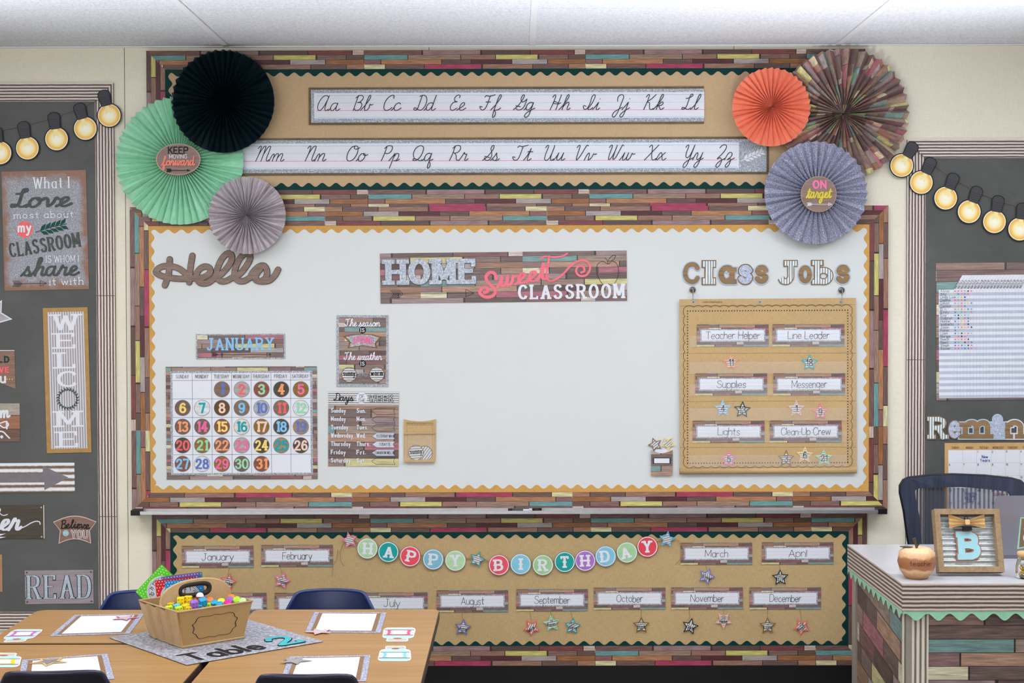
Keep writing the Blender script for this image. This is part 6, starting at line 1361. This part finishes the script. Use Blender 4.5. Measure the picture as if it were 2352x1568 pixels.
# ------------------------------------------------------------------ student chairs
NAVY = plain((10, 30, 74), .35, spec=.5, name='navy_plastic')
NAVY_SHADED = plain((8, 9, 24), .4, spec=.4, name='shaded_navy_plastic')  # same navy with the shade on the near chair backs put into the colour
def chair(label, x, y, rz, top=.675, W=.30, NAVY=NAVY):
    RIM = plain((34, 54, 106), .3, spec=.5) if NAVY.name.startswith('navy') else plain((40, 38, 62), .3, spec=.5)
    I = Item('student_chair', label, 'chair', loc=(x, y, 0), rz=rz, group='navy plastic student chairs')
    # the chair faces +y; the back is at -y
    def bk(u, v, o=0):
        w = W / 2 * (1 - .10 * v ** 3); z = .44 + (top - .44) * v - (.012 * abs(u) ** 6 + .003 * u * u) * v
        cr = 1 - max(0, v - .8) * max(0, abs(u) - .8) * 3
        return (u * w * cr, -.17 - .05 * v + .035 * u * u + o, z * 1000)
    U = [-1 + 2 * i / 16 for i in range(17)]; V = [i / 10 for i in range(11)]
    b = MB(1); b.grid([[bk(u, v, .004) for u in U] for v in V]); b.grid([[bk(u, v, -.004) for u in U] for v in V])
    I.part('backrest', b, NAVY)
    E = [bk(-1, v) for v in V] + [bk(u, 1) for u in U[1:-1]] + [bk(1, v) for v in V[::-1]] + [bk(u, 0) for u in U[-2:0:-1]]
    b = MB(1); b.tube([(p[0], p[1], p[2] / 1000) for p in E], .0062, closed=True, n=8); I.part('backrest_rim', b, RIM)
    def st(u, v): return (u * .17 * (1 - .12 * (1 - v)), -.16 + .33 * v, (.365 - .012 * (1 - u * u) + (.02 * max(0, .15 - v) * 6) - .02 * max(0, v - .8) * 4) * 1000)
    b = MB(1); b.grid([[st(u, v) for u in U] for v in V]); b.grid([[(q[0], q[1], q[2] - 8) for q in (st(u, v) for u in U)] for v in V]); I.part('seat', b, NAVY)
    for s in (-1, 1):
        b = MB(1); b.tube([(s * .12, -.20, .56), (s * .125, -.175, .44), (s * .13, -.15, .345), (s * .13, .12, .345)], .009, n=10); I.part('back_support', b, CHROME)
        b = MB(1); b.tube([(s * .13, -.12, .345), (s * .15, -.17, .17), (s * .165, -.2, .0)], .009, n=10); I.part('leg', b, CHROME)
        b = MB(1); b.tube([(s * .13, .1, .345), (s * .15, .13, .17), (s * .165, .15, .0)], .009, n=10); I.part('leg', b, CHROME)
    b = MB(1); b.tube([(-.13, .0, .345), (.13, .0, .345)], .008, n=10); I.part('crossbar', b, CHROME)
def chx(px, depth): return (px - 1176) / FPX * depth
chair('navy chair tucked behind the table beside the green clock', chx(322, 4.98), 4.98 - CAMD - .215 + .0, math.radians(180), .661, .30)
chair('navy chair tucked behind the table near the July card', chx(749, 4.98), 4.98 - CAMD - .215, math.radians(180), .664, .295)
chair('nearest navy chair, cut off by the picture corner', chx(88, 3.72), 3.72 - CAMD + .21, math.radians(4), .697, .30, NAVY_SHADED)
chair('near navy chair in front of the mat with the grey star', chx(688, 3.72), 3.72 - CAMD + .21, 0, .688, .295, NAVY_SHADED)

# ------------------------------------------------------------------ teacher desk
DZ = .76
DX = (atz(2065, 1340, DZ).x + atz(1955, 1250, DZ).x) / 2
DYf, DYb = atz(2200, 1340, DZ).y, atz(2000, 1250, DZ).y
DX1 = DX + 1.55
DESK = Item('teacher_desk', 'white topped teacher desk wrapped in planked and corrugated paper', 'desk', loc=((DX + DX1) / 2, (DYf + DYb) / 2, 0))
do = DESK.o.location
def dtf(fn): return lambda x, y, z: tuple(Vector(fn(x, y, z)) - Vector((do.x, do.y, 0)))
b = MB(1, tf=dtf(lambda x, y, z: (x, y, z))); b.box(DX, DYf, 738, DX1, DYb, 760); DESK.part('desk_top', b, plain((192, 194, 200), .25, spec=.5, var=.02, name='grey_laminate'))
PLANKD = plank_mat('planked_desk_paper', .82, .72)
CORRD = corr_mat('corrugated_desk_trim', 6.5, (92, 78, 74), (196, 184, 174), (142, 126, 116), p0=.2)
fr = dtf(lambda x, y, z: (x, DYf - z, y)); sd = dtf(lambda x, y, z: (DX - z, DYf + x, y))
T0, T1 = DZ, DZ - .082
b = MB(1, tf=fr); b.rect(DX - .0026, T1, DX1, T0 + .0005, 2.4, .2, uv=lambda x, y: (x, (T0 - y) / .082)); DESK.part('front_trim', b, CORRD)
b = MB(1, tf=sd); b.rect(-.002, T1, DYb - DYf, T0 + .0005, 2, .2, uv=lambda x, y: (x, (T0 - y) / .082)); DESK.part('side_trim', b, CORRD)
def scal3(tf, L):
    b = MB(1, tf=tf); n = int(L / .066 * 14); P = []
    for i in range(n + 1): t = L * i / n; P.append((t, T1 - .008 - .0105 * (1 + math.cos(t / .066 * 2 * math.pi + 2.4))))
    for (x0, y0), (x1, y1) in zip(P, P[1:]): b.quad3([(x0, y0, 1.2), (x1, y1, 1.2), (x1, T1 + .01, 1.2), (x0, T1 + .01, 1.2)])
    return b
DESK.part('scalloped_trim', scal3(dtf(lambda x, y, z: (DX + x, DYf - z, y)), DX1 - DX), MINT)
DESK.part('scalloped_trim', scal3(sd, DYb - DYf), MINT)
fi = .012
b = MB(1, tf=dtf(lambda x, y, z: (x, DYf + fi - z, y))); b.rect(DX + .08, .03, DX1 - .01, T1 + .02, 0, -12, uv=lambda x, y: ((x - DX - .08) / 1.35 + .635, .72 + (T1 - y) / .165)); DESK.part('front_panel', b, PLANKD)
b = MB(1, tf=dtf(lambda x, y, z: (x, DYf + fi - z, y))); b.rect(DX + .004, .0, DX + .08, T1 + .02, 1.5, -12, uv=lambda x, y: ((x - DX) * 13, y)); DESK.part('corner_trim', b, corr_mat('corrugated_corner', 5, (104, 98, 88), (206, 200, 186), (150, 140, 124), 0))
b = MB(1, tf=dtf(lambda x, y, z: (DX + .016 - z, DYf + fi + x, y)))
b.rect(.05, .03, DYb - DYf - .09, T1 + .02, 0, -10, uv=lambda x, y: (x / 1.1, (T1 - y + .10 * math.sin(x * 3)) / .26)); DESK.part('side_panel', b, PLANKD)
for x0, x1 in ((-.002, .05), (DYb - DYf - .075, DYb - DYf - .02)):
    b = MB(1, tf=dtf(lambda x, y, z: (DX + .016 - z, DYf + fi + x, y))); b.rect(x0, 0, x1, T1 + .02, 3, -14); DESK.part('leg', b, plain((156, 150, 140), .4, .3))
b = MB(1, tf=dtf(lambda x, y, z: (x, y, z))); b.box(DX + .1, DYf + .1, 640, DX1 - .05, DYb - .03, 736); DESK.part('drawer_carcass', b, plain((60, 60, 64)))
for q in (DX1 - .05,):
    b = MB(1, tf=dtf(lambda x, y, z: (x, y, z))); b.box(q, DYf + .03, 0, q + .04, DYb - .03, 738); DESK.part('leg', b, plain((60, 60, 64)))

# apple
def wpt(px, py, depth): return (px - 1176) / FPX * depth
pa = atz(2111, 1331, DZ)
A_ = Item('wooden_apple', 'faceted carved wooden apple at the front corner of the desk', 'apple ornament', loc=(pa.x, pa.y + .03, DZ))
m_, N_, L_, B_ = nt('apple_wood')
tc_ = N_.new('ShaderNodeTexCoord').outputs['Object']
sp_ = N_.new('ShaderNodeSeparateXYZ'); L_.new(tc_, sp_.inputs[0])
zz_ = math_n(N_, L_, 'ADD', math_n(N_, L_, 'MULTIPLY', sp_.outputs[2], 10.5), math_n(N_, L_, 'MULTIPLY', math_n(N_, L_, 'SUBTRACT', noise(N_, L_, tc_, 22, 3), .5), .28))
gr_ = noise(N_, L_, mapping(N_, L_, tc_, (60, 60, 260)), 2, 5, .7)
ba_ = ramp(N_, L_, zz_, [(.0, C(196, 140, 98)), (.20, C(214, 164, 120)), (.30, C(232, 190, 146)), (.36, C(178, 116, 78)), (.66, C(168, 112, 78)), (.74, C(226, 182, 136)), (1, C(236, 198, 156))])
L_.new(mixc(N_, L_, 1.0, ba_, ramp(N_, L_, gr_, [(.3, (.78, .74, .7, 1)), (.7, (1.1, 1.1, 1.1, 1))]), 'MULTIPLY'), B_.inputs['Base Color']); B_.inputs['Roughness'].default_value = .4
b = MB(1)
prof = [(.026, 0), (.034, .002), (.052, .028), (.058, .052), (.054, .080), (.040, .093), (.02, .094), (.0, .088)]
n = 18
rows = [[((r * (1 + .025 * math.sin(j * 2.3 + i))) * math.cos(2 * math.pi * j / n + i * .2), (r * (1 + .02 * math.cos(j * 1.7 + i))) * math.sin(2 * math.pi * j / n + i * .2), z * 1000) for j in range(n)] for i, (r, z) in enumerate(prof)]
b.grid(rows, closed_v=True, smooth=True); b.face(list(range(n))[::-1], [(0, 0)] * n); A_.part('body', b, m_)
DM = plain((92, 84, 78), .3, .7)
b = MB(1); b.tube([(0, 0, .088), (-.002, 0, .104), (-.008, 0, .122)], lambda t: .003 + .002 * t, n=8); b.tube([(0, 0, .09), (.004, 0, .1), (.01, 0, .108)], .0022, n=8); A_.part('stem', b, DM)
b = MB(1); b.poly([(-.012, -.002), (-.03, .012), (-.05, .004), (-.04, -.010), (-.02, -.012)], 97, 95); A_.part('leaf', b, DM)
b = MB(1, tf=lambda x, y, z: ((.0595 + z) * math.sin(x / .058), -(.0595 + z) * math.cos(x / .058), y)); text(b, 'teacher', 0, .047, .014, w=1.2, fit=.066, z=1.2, sub=3); A_.part('carved_lettering', b, plain((84, 58, 42)))

# letter frame
FD = 4.80
pf = atz(2229, 1325, DZ); FY = pf.y + .045
I = Item('letter_frame', 'wooden frame with corrugated metal, light blue letter B and bow tie', 'picture frame', loc=((2222 - 1176) / FPX * (FY + CAMD - .02), FY, DZ + .0035))
lean = Matrix.Rotation(math.radians(90 - 17), 3, 'X')
I.o.rotation_euler = lean.to_euler()
w, h = .101, .196
FW = grain_mat('frame_wood', (124, 100, 74), (166, 140, 108), (120, 120, 20), .5)
t = .017
for nm, P in (('frame_bar', [(-w, 0), (w, 0), (w - t, t), (-w + t, t)]), ('frame_bar', [(-w, h), (w, h), (w - t, h - t), (-w + t, h - t)]), ('frame_bar', [(-w, 0), (-w, h), (-w + t, h - t), (-w + t, t)]), ('frame_bar', [(w, 0), (w, h), (w - t, h - t), (w - t, t)])):
    b = MB(1); b.poly(P, 36, 0); I.part(nm, b, FW)
b = MB(1); G = []
for i in range(91):
    y = t + (h - 2 * t) * i / 90; G.append([(-w + t, y, 7 + 3.2 * math.sin(i / 90 * 2 * math.pi * 9.5)), (w - t, y, 7 + 3.2 * math.sin(i / 90 * 2 * math.pi * 9.5))])
b.grid(G); I.part('corrugated_panel', b, plain((196, 202, 204), .38, .75, var=.15, scale=90, name='galvanized_sheet_metal'))
for nm, z1, z0, ex, mt in (('letter_edge', 13, 11, .9, plain((160, 106, 84))), ('letter_face', 15, 14, 0, plain((150, 196, 206)))):
    b = MB(1); text(b, 'B', .004, .040, .088, w=2.5, serif=.5, z=z1, z0=z0, extra=ex, fit=.048); I.part(nm, b, mt)
b = MB(1)
for s in (-1, 1):
    G = []
    for i in range(9):
        v = -1 + 2 * i / 8; row = []
        for j in range(7):
            u = j / 6; row.append((s * (.004 + .052 * u), .155 + v * (.005 + .017 * u ** .8) + .006 * s * 0 + .004 * u, 26 + 6 * math.sin(v * 9) * (1 - .4 * u) + 6 * (1 - u) * 0))
        G.append(row)
    b.grid(G)
BW = I.part('bow_tie', b, weave_mat('bow_burlap', (204, 166, 112), 900, .12))
b = MB(1); b.poly(rrect(-.007, .147, .007, .163, .003), 34, 22); b.build('bow_knot', weave_mat('bow_knot_burlap', (214, 176, 124), 900, .12), BW)
b = MB(1); b.box(-.014, .130, 18, .014, .143, 26); b.tube([(-.006, .16, .024), (-.006, .172, .026), (.002, .174, .026), (.004, .166, .025)], .0012, n=6); I.part('black_clip', b, plain((14, 14, 16), .4))
b = MB(1); b.poly([(-.02, .02), (.02, .02), (.012, .17), (-.012, .17)], -1, -6); I.part('rear_support', b, FW)

# laptop
LYP = DYb - CAMD * 0 - .30
ld = LYP + CAMD
l0 = Vector(((2270 - 1176) / FPX * ld, LYP, DZ))
I = Item('laptop', 'grey laptop standing open with its lid toward the viewer', 'laptop', loc=(l0.x + .16, LYP, DZ))
ztop_ = EYE - (1138 - 706) / FPX * ld - DZ
LG = plain((146, 144, 154), .35, .5, var=.02, name='space_grey_aluminium')
b = MB(1); b.poly(rrect(-.16, -.0, .16, .225, .01), 13, 1); I.part('keyboard_base', b, LG)
b = MB(1, tf=lambda x, y, z: (x, -.0 - z - (y - .01) * .18, y)); b.poly(rrect(-.16, .012, .16, ztop_, .012), 6, 1); I.part('lid', b, LG)
b = MB(1, tf=lambda x, y, z: (x, -.0 - z - (y - .01) * .18, y)); sx = (2335 - 1176) / FPX * (ld - .02) - l0.x - .16
b.poly([(sx - .002, .140), (sx + .12, .140), (sx + .12, .02), (sx + .06, .045), (sx - .006, .032)], 7, 6.1, 0); b.poly([(sx + .002, .136), (sx + .116, .136), (sx + .116, .026), (sx + .06, .050), (sx, .038)], 7.6, 7.1, 1)
text(b, 'A', sx + .02, .10, .024, w=1.6, m=2, z=8); text(b, 'C', sx + .02, .060, .024, w=1.6, m=2, z=8)
I.part('pennant_sticker', b, [plain((170, 214, 190)), plain((134, 110, 84)), WHITE])

# jars of gold push pins
m_, N_, L_, B_ = nt('clear_glass')
B_.inputs['Base Color'].default_value = (.97, .99, .98, 1); B_.inputs['Roughness'].default_value = .02; B_.inputs['Transmission Weight'].default_value = 1.0; B_.inputs['IOR'].default_value = 1.25
GLASS = m_
CORK = grain_mat('cork_wood', (192, 148, 100), (226, 186, 138), (60, 60, 60)); GOLD = plain((226, 190, 70), .25, .8, name='gold_metal')
def jar(label, px, py, dy, npin):
    p = atz(px, py, DZ); x, y = p.x, p.y + dy; x = (px - 1176) / FPX * (y + CAMD)
    I = Item('glass_jar', label, 'jar', loc=(x, y, DZ))
    b = MB(1); b.lathe([(.030, .0), (.035, .004), (.037, .02), (.036, .035), (.031, .055), (.027, .062), (.031, .066), (.0285, .067), (.0245, .062), (.029, .053), (.0345, .034), (.0355, .02), (.0335, .006), (.028, .003), (.0, .0028)], n=28); I.part('glass_body', b, GLASS)
    b = MB(1); b.lathe([(.0, .056), (.0235, .056), (.024, .067), (.030, .0675), (.031, .078), (.029, .080), (.0, .080)], n=28); I.part('wooden_lid', b, CORK)
    rnd = random.Random(int(px)); k = 0
    while k < npin:
        a, r, z = rnd.uniform(0, 6.28), rnd.uniform(0, .025), .009 + .028 * (k / npin)
        P = Item('push_pin', 'gold push pin heaped in the %s' % ('nearer glass jar' if dy < .1 else 'farther glass jar'), 'push pin', loc=(x + r * math.cos(a), y + r * math.sin(a), DZ + z), group='gold push pins in the %s' % ('nearer jar' if dy < .1 else 'farther jar'))
        P.o.rotation_euler = (rnd.uniform(-1, 1), rnd.uniform(-1, 1), a)
        if k == 0 and 'PINM' not in globals():
            b = MB(1); b.lathe([(.0, -.004), (.0042, -.004), (.0044, -.002), (.0022, -.001), (.002, .003), (.0036, .0036), (.0038, .005), (.0, .0055)], n=10); o = P.part('pin_head', b, GOLD); globals()['PINM'] = o.data
        else: o = bpy.data.objects.new('pin_head', PINM); COL.objects.link(o); o.parent = P.o
        k += 1
jar('corked glass jar of gold push pins beside the letter frame', 2353, 1331, .03, 34)
jar('corked glass jar behind the nearer push pin jar', 2372, 1316, .12, 10)

# ------------------------------------------------------------------ mesh office chair
OY = -.50
I = Item('office_chair', 'dark blue grey mesh backed office chair behind the teacher desk', 'office chair', loc=(at(2205, 1200, OY).x, OY + .24, 0))
ko = (CAMD + OY) / FPX; ox = I.o.location.x; oy = I.o.location.y
def oc(pts): return [(at(a, c, OY).x - ox, at(a, c, OY).z) for a, c in pts]
outp = oc([(2085, 1262), (2078, 1225), (2070, 1170), (2060, 1128), (2060, 1112), (2068, 1100), (2080, 1095), (2130, 1091), (2188, 1089.5), (2260, 1092), (2317, 1097), (2336, 1102), (2347, 1114), (2350, 1130), (2340, 1175), (2332, 1225), (2325, 1262)])
inp = oc([(2115, 1262), (2112, 1240), (2106, 1180), (2097, 1140), (2095.6, 1125), (2098, 1121), (2106, 1119), (2150, 1118), (2205, 1117.5), (2255, 1121), (2295, 1125), (2309, 1127), (2314, 1133), (2315, 1142), (2306, 1180), (2300, 1240), (2297, 1262)])
zlow = .56
ext = lambda P: [(P[0][0] * .86, zlow)] + P + [(P[-1][0] * .86, zlow)]
outp, inp = ext(outp), [(inp_[0], inp_[1]) for inp_ in ext(inp)]; inp[0] = (inp[0][0], zlow + .04); inp[-1] = (inp[-1][0], zlow + .04)
dep = lambda x: OY - oy + .10 * (x / .24) ** 2 * -.5
m_, N_, L_, B_ = nt('chair_mesh_fabric')
B_.inputs['Base Color'].default_value = C(52, 58, 76); B_.inputs['Roughness'].default_value = .8
tc_ = N_.new('ShaderNodeTexCoord').outputs['Object']; w_ = N_.new('ShaderNodeTexWave'); w_.bands_direction = 'X'; w_.inputs['Scale'].default_value = 20; w_.inputs['Distortion'].default_value = .3; L_.new(tc_, w_.inputs['Vector'])
L_.new(ramp(N_, L_, w_.outputs['Fac'], [(.2, (.45, .45, .45, 1)), (.8, (.85, .85, .85, 1))]), B_.inputs['Alpha'])
MESH = m_
BAND = grain_mat('chair_back_band', (38, 44, 62), (62, 68, 88), (260, 6, 6), .6)
n = len(outp)
b = MB(1)
for d0 in (-.012, .006):
    b.grid([[(x, dep(x) + d0, z * 1000) for x, z in outp], [(x, dep(x) + d0, z * 1000) for x, z in inp]], smooth=False)
b.grid([[(x, dep(x) - .012, z * 1000) for x, z in outp], [(x, dep(x) + .006, z * 1000) for x, z in outp]], smooth=False)
b.grid([[(x, dep(x) - .012, z * 1000) for x, z in inp], [(x, dep(x) + .006, z * 1000) for x, z in inp]], smooth=False)
I.part('back_frame', b, BAND)
b = MB(1); b.tube([(x * 1.003, dep(x), z + .001) for x, z in outp], .005, n=8); I.part('edge_piping', b, plain((26, 26, 32), .3))
# the see-through mesh inside the frame
b = MB(1); M_ = 10; G = []
half = n // 2
L_side, R_side = inp[:half], inp[::-1][:half]
for (xl, zl), (xr, zr) in zip(L_side, R_side):
    G.append([(xl + (xr - xl) * i / M_, dep(xl + (xr - xl) * i / M_) - .002, (zl + (zr - zl) * i / M_) * 1000) for i in range(M_ + 1)])
b.grid(G, smooth=False); I.part('back_mesh', b, MESH)
b = MB(1); b.tube([(0, OY - oy + .03, .62), (0, OY - oy + .05, .5), (0, -.1, .42)], .022, n=10); I.part('back_support', b, BLACK)
b = MB(1); b.poly(rrect(-.24, -.20, .24, .24, .08), 500, 430); I.part('seat', b, plain((36, 40, 52), .8))
b = MB(1); b.tube([(0, 0, .1), (0, 0, .43)], .025, n=14); I.part('gas_column', b, BLACK)
for i in range(5):
    a = 2 * math.pi * i / 5 + .3; b = MB(1); b.tube([(0, 0, .1), (.13 * math.cos(a), .13 * math.sin(a), .085), (.27 * math.cos(a), .27 * math.sin(a), .065)], lambda t: .02 - .006 * t, n=8); lg = I.part('base_arm', b, BLACK)
    b = MB(1); cx, cy = .265 * math.cos(a), .265 * math.sin(a); b.tube([(cx - .012, cy, .026), (cx + .012, cy, .026)], .026, n=14); b.build('caster', BLACK, lg)
